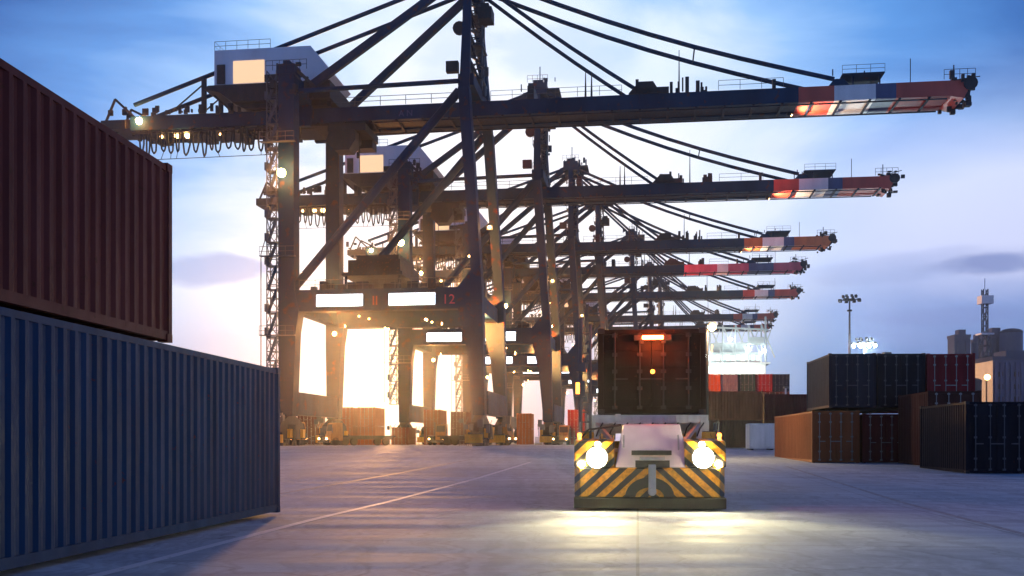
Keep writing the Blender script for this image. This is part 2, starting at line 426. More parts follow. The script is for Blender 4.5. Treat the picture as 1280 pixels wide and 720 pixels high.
def quay_crane(label, mx, my, tip, k, tipcol='red', seed=0, lights=1):
    """local x = along the boom, y = along the rails, z above quay"""
    rr = random.Random(seed)
    t = thing('quay_crane', label, 'crane', (mx, my, 1.0), TH, 'ship-to-shore cranes in a row along the quay')
    Z = lambda z: z-1.0
    nv, dk = M['navy'], M['dark']
    LU, WB, WT = -20.0, 2.3, .45        # land leg, water leg base / at boom height
    # legs
    for s in (-1, 1):
        y = s*W
        m = MB()
        m.prism_y([(LU-.75,3.4),(LU+.75,3.4),(LU+1.15,13),(LU+1.5,15.2),(LU+.95,17.9),(LU+.9,42.3),(LU-.9,42.3),(LU-.9,13)], y-.95, y+.95)
        m.box(LU-1.05, LU+1.05, y-1.1, y+1.1, 42.3, 43.4)
        m.box(LU-.5, LU+.3, y-.5, y+.5, 43.4, 44.0)
        m.build('leg', nv, t)
        m = MB()
        m.prism_y([(WB-.75,3.4),(WB+.55,3.4),(WB+.25,17.5),(WT+.62,40.0),(WT-.62,40.0),(WB-1.0,19.5),(WB-2.5,17.7),(WB-2.4,15),(WB-1.5,11)], y-.85, y+.85)
        m.build('leg', nv, t)
        # upper mast leg up to the apex
        m = MB()
        m.beam((WT, y, 39.2), (-.1, s*2.9, 56.0), 1.15, 1.25, w2=.8, h2=.9)
        m.build('mast_leg', nv, t)
        # bogies
        for u in (LU, WB):
            b = MB()
            b.prism_x([(y-4.2,1.75),(y-3.6,2.6),(y-1.2,3.4),(y+1.2,3.4),(y+3.6,2.6),(y+4.2,1.75),(y+3.9,1.2),(y-3.9,1.2)], u-.45, u+.45)
            for q in (-3.3,-1.2,1.2,3.3):
                b.box(u-.75, u+.75, y+q-.85, y+q+.85, .75, 1.5)
                b.tube((u-.3, y+q-.45, .35), (u+.3, y+q-.45, .35), .35, 12); b.tube((u-.3, y+q+.45, .35), (u+.3, y+q+.45, .35), .35, 12)
            b.box(u-1.3, u-.8, y-.6, y+.6, 1.1, 2.6); b.box(u+.5, u+1.4, y-1.6, y-.4, .9, 2.4)
            bg_ = b.build('bogie', dk, t)
            b = MB()
            for q in (-2.2, 2.1):
                b.box(u-1.15, u-.78, y+q-.5, y+q+.5, 1.0, 2.3); b.box(u+.78, u+1.1, y+q-.4, y+q+.4, .9, 1.9)
            b.box(u-.95, u+.95, y-4.9, y-4.4, .35, 1.25)
            b.build('drive_motor', M['yellow'], bg_)
            b = MB(); b.rail((u-1.6, y-4.6, 0), (u-1.6, y+4.6, 0), h=1.15, step=1.1, r=.035)
            for q in range(5): b.cbox((u+rr.uniform(-1.5,1.5), y-4.6+rr.uniform(-.3,.5), rr.uniform(1.6,3.6)), (rr.uniform(.2,.7),.4,rr.uniform(.3,1.1)))
            b.path([(u-1.2,y-1.3,3.2),(u-1.4,y-2.5,2.2),(u-1.3,y-4.0,3.0),(u-1.1,y-4.4,1.2)], .05, 5)
            b.build('guard_rail', M['galv'], bg_)
        # portal beam along the boom direction
        m = MB(); m.box(LU+.9, WB-2.0, y-.8, y+.8, Z(16.3)+.0, Z(18.7))
        m.build('portal_beam', nv, t)
        m = MB(); m.rail((LU+1.5, y-.7, Z(18.72)), (WB-2.2, y-.7, Z(18.72)), step=1.8, r=.035); m.build('handrail', M['galv'], t)
        # diagonal from the portal up to the mast, tie strut above
        m = MB(); m.tube((LU+.6, y, 18.0), (WT-.6, y, 39.8), .5, 10); m.build('brace', nv, t)
        m = MB(); m.tube((LU+.6, y, 40.6), (WT-.5, y, 40.9), .28, 8); m.build('brace', nv, t)
        # thick raking tie from the apex to the land side frame
        m = MB(); m.beam((-.4, s*2.7, 55.8), (LU+1.2, s*5.8, 41.8), .75, .85); m.build('raking_tie', nv, t)
        # stays
        m = MB()
        pts = [Vector((.3, s*2.4, 55.8)).lerp(Vector((41.6*k, s*2.5, 41.3)), i/8) - Vector((0,0,1.1*math.sin(math.pi*i/8))) for i in range(9)]
        m.path(pts, .27, 8)
        if s < 0:
            q = pts[5]; m.tube(q, (q.x, 2.5, q.z-.0), .09, 6)
        m.build('forestay', nv, t)
        m = MB()
        pts = [Vector((.3, s*2.0, 55.4)).lerp(Vector((19.8*k, s*2.5, 40.9)), i/5) - Vector((0,0,.35*math.sin(math.pi*i/5))) for i in range(6)]
        m.path(pts, .23, 8); m.build('forestay', nv, t)
        m = MB(); m.tube((-.4, s*2.4, 55.8), (-42.0, s*2.5, 42.0), .27, 8)
        q = Vector((-.4, s*2.4, 55.8)).lerp(Vector((-42.0, s*2.5, 42.0)), .78)
        m.tube(q, (q.x, q.y, 40.8), .22, 6)
        m.build('backstay', nv, t)
    # apex head
    m = MB()
    m.box(-1.5, 1.4, -3.6, 3.6, 54.9, 56.7); m.box(-.8,.8,-2.9,2.9,56.7,57.4)
    for s in (-2.4, 2.4): m.tube((-.5, s-.25, 56.3), (-.5, s+.25, 56.3), .85, 14); m.beam((.2,s,56),(2.2,s,55.2),.4,.6); m.beam((-.2,s,56),(-2.2,s,55.2),.4,.6)
    m.tube((0,0,57.4),(0,0,60.5),.08,6); m.tube((.6,1,57.4),(.6,1,59),.05,5)
    for i in range(26): m.cbox((rr.uniform(-2.6,3.0), rr.uniform(-3.8,3.8), rr.uniform(54.6,58.0)-0), (rr.uniform(.1,.5),.3,rr.uniform(.3,1.4)))
    m.box(.5,3.4,-3.4,3.4,55.6,55.8); m.build('apex_head', nv, t)
    m = MB(); m.rail((-1.6,-3.8,56.72),(1.6,-3.8,56.72),step=.8); m.build('handrail', M['galv'], t)
    m = MB(); m.rail((-1.6,3.8,56.72),(1.6,3.8,56.72),step=.8); m.build('handrail', M['galv'], t)
    # mast cross bracing with ladders and boxes
    m = MB()
    for i, z in enumerate((41.8, 44.8, 48.0, 51.2)):
        f = (z-39.2)/16.8; y0 = W+(2.9-W)*f; x = WT+(-.1-WT)*f
        f2 = min(1,(z+3.0-39.2)/16.8); y1 = W+(2.9-W)*f2
        m.tube((x,-y0,z),(x,y0,z),.22,8)
        m.tube((x,-y0,z),(x,y1,z+3.0),.13,6); m.tube((x,y0,z),(x,-y1,z+3.0),.13,6)
    m.build('mast_bracing', M['navy2'], t)
    m = MB(); m.lattice((.3, 0), 1.7, 40.8, 55.2, 1.5, .08)
    for i in range(30): z=rr.uniform(41,55); m.cbox((rr.uniform(-1.1,1.6), rr.uniform(-2.2,2.2), z), (rr.uniform(.1,.6),.3,rr.uniform(.2,1.2)))
    for z in (43.5, 47.5, 51.0):
        m.box(-1.0,1.4,-1.8,1.8,z,z+.12); m.rail((-1,-1.8,z+.1),(1.4,-1.8,z+.1),step=.8)
    m.build('ladder_tower', M['galv'], t)
    m = MB(); m.box(1.0, 2.6, -2.8, -.6, 50.2, 51.6); m.box(1.3,2.2,-2.4,-1,51.6,52.2); m.beam((.5,-1.7,51.5),(2.4,-1.7,50.3),.3,.3)
    MB().box(-1.9,-.5,-7.6,-6.8,42.4,43.6).build('control_box', dk, t); MB().tube((-1.3,-2.5,49.4),(-1.3,-2.1,49.4),.8,12).tube((-1.3,-2.3,49.4),(.2,-2.3,49.4),.08,6).build('rope_sheave', dk, t)
    m.build('hoist_unit', dk, t)
    # main girder / boom: banded near the tip
    tipm = M[tipcol]
    B0, B1, BH, BW = -42.5, tip, 1.75, 2.6
    zt, zb = 40.55, 38.85                       # local top, bottom
    cuts = [(B0, 37.7*k, nv), (37.7*k, 41.6*k, tipm), (41.6*k, 46.1*k, M['white']), (46.1*k, 48.3*k, M['bluegrey']), (48.3*k, tip-1.6, tipm)]
    if tipcol == 'pink': cuts = [(B0, 24*k, nv), (24*k, 33*k, tipm), (33*k, 36*k, M['white']), (36*k, 41.6*k, tipm), (41.6*k, 48.3*k, M['bluegrey']), (48.3*k, tip-1.6, tipm)]
    mats = [nv, tipm, M['white'], M['bluegrey'], M['navy2']]
    ml = {nv: 0, tipm: 1, M['white']: 2, M['bluegrey']: 3}
    m = MB()
    for (a, b, mt) in cuts:
        i = ml[mt]
        for s in (-1, 1): m.box(a, b, s*BW-(.0 if s<0 else 1.25), s*BW+(1.25 if s<0 else .0), zb, zt, i)
        m.box(a, b, -BW+1.25, BW-1.25, zb+.12, zb+.3, 4 if i == 0 else i)
    n = int((tip-B0)/3.2)
    for i in range(n):
        x = B0+1.6+i*3.2; m.box(x-.12, x+.12, -BW-.05, BW+.05, zb-.14, zb+.0, 4)
    m.box(B0, tip-2, -BW+.25, -BW+.45, zb-.26, zb-.14, 4); m.box(B0, tip-2, BW-.45, BW-.25, zb-.26, zb-.14, 4)
    bo = m.build('boom', mats, t)
    # boom tip: sheaves, brackets, beacons
    m = MB()
    m.prism_y([(tip-1.6, zt),(tip-.2, zt+.1),(tip+.5, zt-.5),(tip-.3, zb-.3),(tip-1.6, zb)], -BW, BW)
    m.build('boom_nose', tipm, t)
    m = MB()
    for i in range(26):
        a = rr.uniform(-1.9, 1.6); z = zt+rr.uniform(-.2, .9)-max(0,a)*.5; y = rr.uniform(-3.2, 3.2)
        m.cbox((tip+a, y, z), (rr.uniform(.15,.6), rr.uniform(.15,.6), rr.uniform(.2,.9)))
    for i in range(14):
        m.cbox((tip+rr.uniform(-1.6,.8), rr.uniform(-3,3), zb+rr.uniform(-.7,.2)), (rr.uniform(.2,.7), rr.uniform(.2,.6), rr.uniform(.2,.7)))
    for y in (-2.6,0,2.6): m.tube((tip-1.4,y,zt),(tip+1.4,y,zt+rr.uniform(.2,1.0)),.06,5); m.tube((tip+.4,y-.2,zt-.4),(tip+.4,y+.2,zt-.4),.75,12)
    m.rail((tip-2.5,-3.0,zt),(tip+.8,-3.0,zt),step=.7)
    MB().tube((tip-5.6,-1,zt),(tip-5.6,-1,zt+3.2),.05,5).build('antenna_mast', dk, t); m.tube((tip-1.2,-2,zt),(tip-1.2,-2,zt+1.9),.07,5)
    m.build('tip_machinery', dk, t)
    # forestay anchor platform
    a = 42.2*k
    m = MB()
    m.box(a+.2, a+4.8, -3.0, 3.0, 41.62, 41.74)
    for q in (-2.7, 2.1): m.prism_y([(a-1.2,40.56),(a-.6,41.25),(a+.4,41.25),(a+1.0,40.56)], q, q+.6)
    m.tube((a-.3,-2.6,41.1),(a-.3,2.6,41.1),.22,8); m.box(a+4.3,a+4.45,-2.4,-2.25,40.6,41.62); m.box(a+4.3,a+4.45,2.25,2.4,40.6,41.62); m.box(a+1.4,a+1.55,-2.4,-2.25,40.6,41.62); m.box(a+1.4,a+1.55,2.25,2.4,40.6,41.62)
    for i in range(7): m.cbox((a+rr.uniform(-2,4.5), rr.uniform(-3,3), 42.0), (.12,.12,rr.uniform(.3,1.0)))
    m.build('stay_anchor', nv, t)
    m = MB(); m.rail((a+.2,-3.0,41.74),(a+4.8,-3.0,41.74),step=1.2,h=.9,r=.025); m.build('handrail', M['galv'], t)
    m = MB(); m.rail((a+.2,3.0,41.74),(a+4.8,3.0,41.74),step=1.2,h=.9,r=.025); m.build('handrail', M['galv'], t)
    a = 19.8*k
    m = MB()
    m.box(a-.5,a+3.4,-2.9,2.9,40.55,41.2); m.prism_y([(a-1.2,40.6),(a,41.9),(a+1.6,41.9),(a+2.4,40.6)],-2.9,-2.2)
    for i in range(12): m.cbox((a+rr.uniform(-.8,5.5), rr.uniform(-2.8,2.8), 41.4), (rr.uniform(.12,.5),.3,rr.uniform(.6,2.0)))
    for i in range(9): m.cbox((a+7.4+rr.uniform(-.8,.9), rr.uniform(-2.5,2.5), 41.2), (rr.uniform(.15,.5),.3,rr.uniform(.8,2.4)))
    MB().tube((a+4.6,-1,40.6),(a+4.6,-1,46),.1,6,r2=.04).build('antenna_mast', dk, t)
    for x in (-6.2,-5.5): MB().tube((a+x,-2,40.6),(a+x,-2,43.6),.14,5,r2=.05).build('antenna_mast', dk, t)
    MB().box(a+15,a+15.4,-2.6,-2.2,40.6,41.6).build('control_box', dk, t); MB().box(a-13,a-12.2,-2.4,2,40.6,42.2).build('control_box', dk, t)
    m.build('boom_equipment', dk, t)
    m = MB(); m.rail((-17,-2.75,40.56),(-1.5,-2.75,40.56),step=2.6,r=.04); m.build('handrail', M['galv'], t)
    m = MB(); m.rail((2.5,-2.75,40.56),(a-2,-2.75,40.56),step=2.2); m.build('handrail', M['galv'], t)
    m = MB(); m.rail((a+9,-2.75,40.56),(36*k,-2.75,40.56),step=2.2)
    m.build('handrail', M['galv'], t)
    # cross beams carrying the girder (between the frames)
    m = MB(); m.box(LU-1.0, LU+1.0, -W+.97, W-.97, 40.6, 42.4)
    for y in (-3.3, 3.3): m.prism_y([(LU-1,40.6),(LU+1,40.6),(LU+.8,38.2),(LU-.8,38.2)], y-.35, y+.35)
    m.build('cross_beam', nv, t)
    m = MB(); m.box(WT-.9, WT+.9, -W+.8, W-.8, 40.7, 42.0); m.build('cross_beam', nv, t)
    for u in (LU, WB-1.2):
        m = MB(); m.box(u-.7, u+.7, -W+.97, W-.97, 15.6, 17.4); m.build('cross_beam', nv, t)
    for u in (LU, WB):
        m = MB(); m.box(u-.7, u+.7, -W+.97, W-.97, 3.6, 6.2)
        m.box(u-1.6,u-.72,-3,3,3.7,5.4); m.build('sill_beam', nv, t)
    # machinery house
    hm = MB()
    hm.prism_y([(-31,43.3),(-17.6,43.3),(-16.4,44.4),(-19.0,47.6),(-31,47.6)], -4.0, 4.0)
    for i in range(14): hm.box(-30.8+i*.86, -30.76+i*.86, -4.03, -4.0, 43.5, 47.4)
    ho = hm.build('machinery_house', M['house'], t)
    m = MB(); m.box(-28.6,-24.7,-4.06,-4.031,43.5,46.2); m.build('lit_opening', M['doorlit'], ho)
    m = MB(); m.rail((-31,-3.9,47.6),(-24,-3.9,47.6),step=1.4); m.rail((-31,3.9,47.6),(-20,3.9,47.6),step=1.4); m.rail((-31,-3.9,47.6),(-31,3.9,47.6),step=1.4); m.build('handrail', M['galv'], ho)
    m = MB(); m.box(-24.6,-22.9,-4.3,-4.05,43.5,44.3); m.box(-30.6,-29.6,-4.2,-4.05,43.5,45.8); m.box(-22,-20,-1,1,47.6,48.3); m.build('roof_vent', M['dark'], ho)
    m = MB()
    m.prism_y([(-32.2,42.9),(-31.6,43.28),(-16.5,43.28),(-16.5,41.2),(-28.6,41.2),(-30.2,42.4)], -4.4, 4.4)
    m.prism_y([(-28.6,41.2),(-17.2,41.2),(-17.2,40.6),(-27.4,40.6)], -3.6, 3.6)
    for i in range(10): m.cbox((rr.uniform(-27,-18), rr.uniform(-4.6,4.6), rr.uniform(40.8,42.8)), (rr.uniform(.3,1.2),.5,rr.uniform(.3,1.0)))
    m.build('house_platform', dk, t)
    # back reach details
    m = MB()
    m.box(-46.5,-42.5,-2.4,2.4,39.2,40.3); m.tube((-46.0,-2,40.3),(-44.8,-2,43.0),.16,6); m.tube((-44.8,-2,43.0),(-42.2,-2,40.6),.16,6)
    m.tube((-46.0,2,40.3),(-44.8,2,43.0),.16,6); m.tube((-44.8,2,43.0),(-40.2,2,40.6),.16,6)
    for i in range(24): m.cbox((rr.uniform(-47,-41.5), rr.uniform(-2.8,2.8), rr.uniform(39.2,42.2)), (rr.uniform(.15,.7),.3,rr.uniform(.2,1.1)))
    for i in range(46): m.cbox((rr.uniform(-41,-17), rr.uniform(-3.2,-2.6), 40.6+rr.uniform(0,.7)), (rr.uniform(.1,.8),.2,rr.uniform(.2,1.2)))
    for s in (-2.5,2.5):
        m.beam((-33.0,s,40.6),(-33.0,s,44.6),.45,.45); m.tube((-33,s,44.2),(-37.5,s,40.7),.1,5); m.tube((-33,s,44.0),(-29.5,s,40.7),.1,5)
    m.build('backreach_gear', dk, t)
    m = MB()
    for i in range(34):
        x = rr.uniform(-41.5,-18.5); m.box(x, x+rr.uniform(.4,1.8), rr.uniform(-3.1,-1.5), rr.uniform(1.2,3.0), zb-rr.uniform(.45,.7), zb-.27)
    m.box(-42,-18,-3.2,-2.9,zb-.62,zb-.4)
    m.build('girder_underframe', dk, t)
    # festoon cables hanging under the back reach
    m = MB(); x = -41.0
    m.tube((-42,-3.05,35.0),(-23.0,-3.05,35.1),.045,5); 
    while x < -24.0:
        w = rr.uniform(.45,.95); d = rr.uniform(2.5,3.4)
        for y in (-3.05,):
            pts = [(x+w*.5-w*.5*math.cos(math.pi*i/6)*rr.uniform(.85,1.1), y+rr.uniform(-.1,.1), zb-.3-d*math.sin(math.pi*i/6)**.8) for i in range(7)]
            m.path(pts, .11, 5)
            if rr.random() < .5: m.tube(pts[3], (pts[3][0]+rr.uniform(-.4,.3), y, 35.05), .04, 4)
        m.box(x-.1,x+.1,-3.2,-2.9,zb-.5,zb-.28)
        x += w+rr.uniform(.05,.45)
    m.build('festoon_cable', M['cable'], t)
    # trolley with cab and hanging ropes
    m = MB()
    m.box(-17.2,-12.6,-3.0,3.0,37.6,38.5); m.prism_y([(-16.2,35.2),(-14.4,35.2),(-13.6,36.4),(-13.8,37.6),(-16.8,37.6),(-17.2,36.2)],-3.6,-1.2)
    m.box(-15,-12.8,1,3,36.6,37.6)
    for i in range(10): m.cbox((rr.uniform(-17,-12.5), rr.uniform(-3.2,3), rr.uniform(36,38)), (rr.uniform(.2,.9),.3,rr.uniform(.2,.8)))
    tr = m.build('trolley', dk, t)
    m = MB()
    for x in (-16.2,-13.6): m.tube((x,-2,37.6),(x+.1,-2,rr.uniform(30,34.5)),.05,4)
    for i in range(5): m.path([(-22.5+i*.45,-3.2,38.4),(-22.4+i*.45,-3.2,38.4-rr.uniform(1.5,4.5)),(-22.2+i*.45,-3.2,38.2)],.06,4)
    m.build('rope', M['cable'], tr)
    # stair / lift tower on the land side leg
    m = MB(); m.lattice((LU-1.75, -W-.2), 1.15, 6.2, 42.8, 1.5, .05)
    for i in range(13):
        z = 7+i*2.7; m.box(LU-2.4, LU-.92, -W-.9, -W+.5, z, z+.08); m.beam((LU-2.2,-W-.7,z),(LU-1.2,-W-.7,z+2.7),.06,.35)
        if rr.random()<.5: m.cbox((LU-2.5,-W-.3,z+.7),(.4,.5,.9))
    for z in (12.5, 21.5, 34.5): m.box(LU-2.9,LU+1.2,-W-1.6,-W-.98,z,z+.1); m.rail((LU-2.9,-W-1.6,z),(LU+1.2,-W-1.6,z),step=1)
    m.path([(LU-3.2,-W-.3,6.5),(LU-3.2,-W-.3,22),(LU-2.6,-W-.3,24)], .06, 5)
    m.build('stair_tower', M['galv'], t)
    # leg top gear
    m = MB()
    for i in range(34): m.cbox((LU+rr.uniform(-2.2,2.6), -W+rr.uniform(-1.2,3.5), rr.uniform(40.0,43.6)), (rr.uniform(.12,.7),rr.uniform(.2,.7),rr.uniform(.15,.9)))
    m.rail((LU-2.2,-W-1.4,42.6),(LU+2.6,-W-1.4,42.6),step=.8); m.beam((LU+1,-W,43),(LU+3.2,-W,40.9),.35,.35)
    m.build('service_platform', dk, t)
    # portal level equipment
    m = MB()
    for i in range(16): m.cbox((rr.uniform(-18,-1), -W+rr.uniform(-.6,.6), Z(18.7)+rr.uniform(.2,.5)), (rr.uniform(.2,1.4),rr.uniform(.3,.9),rr.uniform(.4,1.1)))
    m.box(-13.8,-7.6,-6,4,20.1,21.6); m.box(-13.0,-8,-5,3,21.6,22.3)
    m.box(-14.4,-7.2,-6.6,5,19.7,20.1); 
    for x in (-14,-7.6):
        for y in (-6.2,4.6): m.tube((x,y,17.6),(x,y,19.7),.18,6)
    m.build('electrical_house', M['navy2'], t)
    # lit sign boards on the portal beam
    y = -W-.8
    for (a, b) in ((-16.4,-11.0),(-8.0,-2.7)):
        m = MB(); m.box(a-.12,b+.12,y-.16,y-.003,Z(16.62),Z(18.22)); so = m.build('sign_board', dk, t)
        m = MB(); m.box(a,b,y-.20,y-.163,Z(16.75),Z(18.1)); m.build('sign_face', M['signlit'], so)
    if seed == 1: text_part('II', 1.5, t, (-10.0, y-.03, Z(16.85)), M['orange'])
    if seed == 1: text_part('12', 1.5, t, (-1.95, y-.03, Z(16.85)), M['pink'])
    if seed == 1: text_part('A N', 1.0, t, (-8.6, -BW-.03, zb+.35), M['bluegrey'])
    # floodlights
    def flood(x, y, z, mat, e, r=.32, col=(1,.36,.07), s=.3, lt=True):
        m = MB(); m.cbox((x, y+.22, z), (.7,.3,.55)); m.tube((x,y+.3,z),(x,y+.75,z-.1),.06,5)
        f = m.build('floodlight', dk, t)
        m = MB(); m.ball((x,y-.08,z), r, 10); m.build('bulb', mat, f, True)
        if lt and e: lamp('POINT', 'floodlight_beam', f, (x, y-.6, z), e, col, s)
    flood(LU-.3, -W-1.45, 30.9, M['warmlamp'], 3000*lights, .5)
    flood(-41.3, -2.6, zb-.5+1.6, M['warmlamp'], 900*lights, .42, lt=lights>.5)
    for x, r in ((-38.6,.2),(-36.6,.3),(-35.2,.35),(-31.0,.12),(-22.2,.3),(-21.2,.18)):
        flood(x, -2.2, zb-.8, M['warmlamp2'], 160*lights, r, (1,.55,.15), lt=(r>.25 and lights>.5))
    if lights > .5:
        f = MB().cbox((37*k,0,zb-.5),(.5,.5,.4)).build('floodlight', dk, t); MB().ball((37*k+.25,0,zb-.62),.12,8).build('bulb', M['warmlamp2'], f, True)
        l = lamp('SPOT','floodlight_beam', f, (37*k+.5,0,zb-1.3), 5200, (1,.66,.40), .3, None, R(120), .8)
        l.rotation_euler = Vector((6,0,1.6)).to_track_quat('-Z','Y').to_euler()
    # lamps lighting the far frame and the deck between the legs
    for (sx, sy, sz, tx, ty, tz, en) in ((-4.5,1.0,14.9, 2.0,W,15, 150000),(-5.5,-3.0,14.9, 1.4,W,27, 90000),(-17,2,14.9,-20,W,20,30000)):
        if lights < .5: break
        f = MB().cbox((sx,sy,sz),(.6,.5,.5)).build('floodlight', dk, t)
        MB().ball((sx+.2,sy+.42,sz),.22,10).build('bulb', M['warmlamp2'], f, True)
        l = lamp('SPOT','floodlight_beam', f, (sx+.3,sy+.8,sz), en*lights*1.3, (1,.20,.03), .3, None, R(64), 1.0)
        l.rotation_euler = (Vector((tx,ty,tz))-Vector((sx+.3,sy+.8,sz))).to_track_quat('-Z','Y').to_euler()
    flood(.6, 1.5, 14.6, M['warmlamp2'], 3000*lights, .2, (1,.50,.16), .5)
    flood(WB-.2, -1.0, 26.0, M['warmlamp2'], 1200*lights, .2, (1,.50,.16), .5)
    flood(-17.6, 1.0, 13.8, M['warmlamp2'], 1800*lights, .28, (1,.45,.15), .5)
    for i in range(10):
        m = MB(); x = rr.choice([LU+1.2, -12, -9, -5, WB-1.6]); z = rr.uniform(14.5, 24) if x not in (-12,-9,-5) else 14.9
        m.ball((x+rr.uniform(-.5,.5), rr.uniform(-W-1,W), z), .13, 8); m.build('bulb', M['warmlamp2'], t, True)
    return t

def cpos(mx, s):
    Y = 123.3/s
    return (mx-640)/1280*Y, Y
rows = [(1.0, 592, 55.8, 'red', 1.0, 'navy quay crane closest to the blue container, its striped red boom highest in the sky'),
        (.752, 675, 53.6, 'red', 1.0, 'second navy quay crane in the row, its red tipped boom just below the highest one'),
        (.591, 715, 50.5, 'orange', 1.0, 'third quay crane in the row, with a faded orange boom tip'),
        (.520, 748, 45.4, 'pink', .5, 'fourth quay crane in the row, its outer boom painted pink and white'),
        (.445, 790, 43.2, 'red', .4, 'fifth quay crane in the row, partly hidden behind the carried container'),
        (.377, 812, 38.6, 'red', .3, 'sixth quay crane in the row, second furthest from the vehicle'),
        (.345, 825, 36.8, 'red', .3, 'last and furthest quay crane of the row, its boom lowest in the sky')]
for i, (s, mx, tip, tc, lt, lab) in enumerate(rows):
    x, y = cpos(mx, s)
    quay_crane(lab, x, y, tip, tip/55.8, tc, i+1, lt)
# crane rails in the quay
for u in (-20.0, 2.3):
    m = MB(); x0, y0 = cpos(592, 1.0)
    for q in (-.07, .07): pass
    ux, uy, vx, vy = math.cos(TH), math.sin(TH), -math.sin(TH), math.cos(TH)
    a = (x0+u*ux-14*vx, y0+u*uy-14*vy, 1.03); b = (x0+u*ux+300*vx, y0+u*uy+300*vy, 1.03)
    m.beam(a, b, .12, .06); o = m.build('rail_track', RAIL); o['kind'] = 'structure'

# ------------------------------------------------------------------ left containers
d = Vector((105/1280, 1, 0)).normalized(); rzl = math.atan2(-d.x, d.y)
def left_container(label, Yend, z0, col, H, L=12.19):
    Wd = 2.44
    xe = -4.71 - .082*(20.8-Yend)
    # right face ends at (xe, Yend); body extends back towards the camera; local +y = away
    nx = Vector((d.y, -d.x, 0))
    o = Vector((xe, Yend, 0)) - d*L - nx*(Wd/2)
    return container(label, (o.x, o.y, z0), rzl, col, L, Wd, H, True, 'big containers stacked beside the lane')
left_container('long blue corrugated container standing on the ground under the maroon one', 20.8, .05, 'blue', 2.92)
left_container('long dark maroon corrugated container stacked on top of the blue one', 15.5, 2.975, 'maroon', 2.68)

# ------------------------------------------------------------------ right stacks
dr = Vector((120/1280, 1, 0)).normalized(); rzr = math.atan2(-dr.x, dr.y)
nr = Vector((dr.y, -dr.x, 0))
def at_px(px, Y): return Vector(((px-640)/1280*Y, Y, 0))
def rc(label, pxl, Y, tier, col, L=6.06, z=None, group='containers stacked across the yard', H=2.59, W_=2.44, off=0):
    """container whose near left corner stands at picture column pxl at distance Y"""
    p = at_px(pxl, Y) + nr*(W_/2+off)
    zz = (ground_z(Y) if z is None else z) + tier*2.6
    return container(label, (p.x, p.y, zz), rzr, col, L, W_, H, False, group)
g = 'containers stacked across the yard'
zb54 = ground_z(54)
rc('rusty orange container standing on the ground at the front of the distant yard stack', 1015, 54, 0, 'rust', 12.19, H=2.75)
rc('red container with door rods on the ground beside the rusty orange one', 1015, 54, 0, 'red', 12.19, off=2.60)
rc('black container on the ground between the red one and the midnight blue one', 1015, 54, 0, 'black', 12.19, off=5.2)
z2 = zb54+2.9
rc('navy container on the second tier above the rusty orange one', 1036, 54.3, 0, 'navy', 6.06, z=z2, H=2.9)
rc('navy container on the second tier above the red ground level one', 1036, 54.3, 0, 'midnight', 12.19, z=z2, off=2.52, H=2.88)
rc('bright red container with pale door rods at the far end of the second tier', 1036, 54.3, 0, 'brightred', 12.19, z=z2, off=5.04, H=2.85)
rc('midnight blue container at the near corner of the yard stack', 1207, 41, 0, 'midnight', 6.06, H=2.9)
rc('dull brown container behind the midnight blue ones', 1160, 48.5, 0, 'brown', 5.0, H=3.6)
# block further left, long sides toward us
Y = 95
def side_on(label, pxl, Y, z, col, L, H=2.59):
    p = at_px(pxl, Y)
    return container(label, (p.x+L, p.y+1.22, z), R(90), col, L, 2.44, H, False, g)
side_on('brown container lying side on at ground level behind the vehicle headlamp', 872, 95, ground_z(95), 'brown', 6.06)
side_on('brown container on top of the side on brown one', 872, 95, ground_z(95)+2.6, 'rust', 6.06, 2.7)
side_on('reddish brown side on container behind the small white box', 955, 97, ground_z(97), 'brown', 6.06)
side_on('dark red side on container above the small white box', 955, 97, ground_z(97)+2.6, 'red', 6.06, 2.5)
cols = ['brown','orange','grey','green','brightred','navy']
for i in range(6):
    for tz in range(4):
        col = cols[i] if tz == 3 else rnd.choice(cols)
        X = at_px(858+i*21.6, 150)
        cname = {'brown':'brown','orange':'orange','grey':'pale grey','green':'dark green','brightred':'bright red','navy':'navy'}[col]
        pos = ['first','second','third','fourth','fifth','sixth'][i]
        tier = ['ground level','second tier','third tier','top tier'][tz]
        container(f'{cname} container, {tier} of the {pos} column from the vehicle below the floodlit ship', (X.x+1.22, 150, 1.0+tz*2.6), rzr, col, 6.06, 2.44, 2.59, False, 'four high container block in front of the ship')
# small white box
p = at_px(937, 86)
t = thing('reefer_unit', 'small white box standing alone on the concrete before the brown containers', 'cabinet', (p.x+1.05, 86, ground_z(86)), rzr)
m = MB(); m.box(-1.05,1.05,0,2.4,.12,2.25); m.build('body', CP['whitec'], t, bevel=.05)
m = MB(); m.box(-.95,-.7,.1,2.3,0,.12); m.box(.7,.95,.1,2.3,0,.12); m.build('skid', M['dark'], t)
m = MB(); m.box(-.9,.9,-.02,-.0,.3,2.1); m.box(-.95,-.05,-.035,-.02,.35,2.05); m.box(.05,.95,-.035,-.02,.35,2.05); m.build('door', CP['whitec'], t)

# cargo between the crane legs
spots = [(430,140,2,'orange'),(458,140,2,'orange'),(500,150,1,'rust'),(540,150,2,'rust'),(573,160,2,'brown'),(382,150,2,'brown'),(655,170,2,'orange'),(688,180,2,'rust'),(720,150,2,'brightred')]
names = ['beside the nearest crane portal leg','next to the sun glow','low in the sun glow','just right of the sun glow','near the waterside leg','behind the blue container corner','under the second crane','between second and third crane legs','just left of the vehicle']
for (px, Y, n, col), nm in zip(spots, names):
    for tz in range(n):
        X = at_px(px, Y)
        container(f'sun hazed {col if col!="brightred" else "red"} container {nm}, {"lower" if tz==0 else "upper"} of its stack' if n > 1 else f'single sun hazed {col} container {nm}', (X.x, Y, 1.0+tz*2.6), rzr, col, 6.06, 2.44, 2.59, False, 'containers among the crane legs')

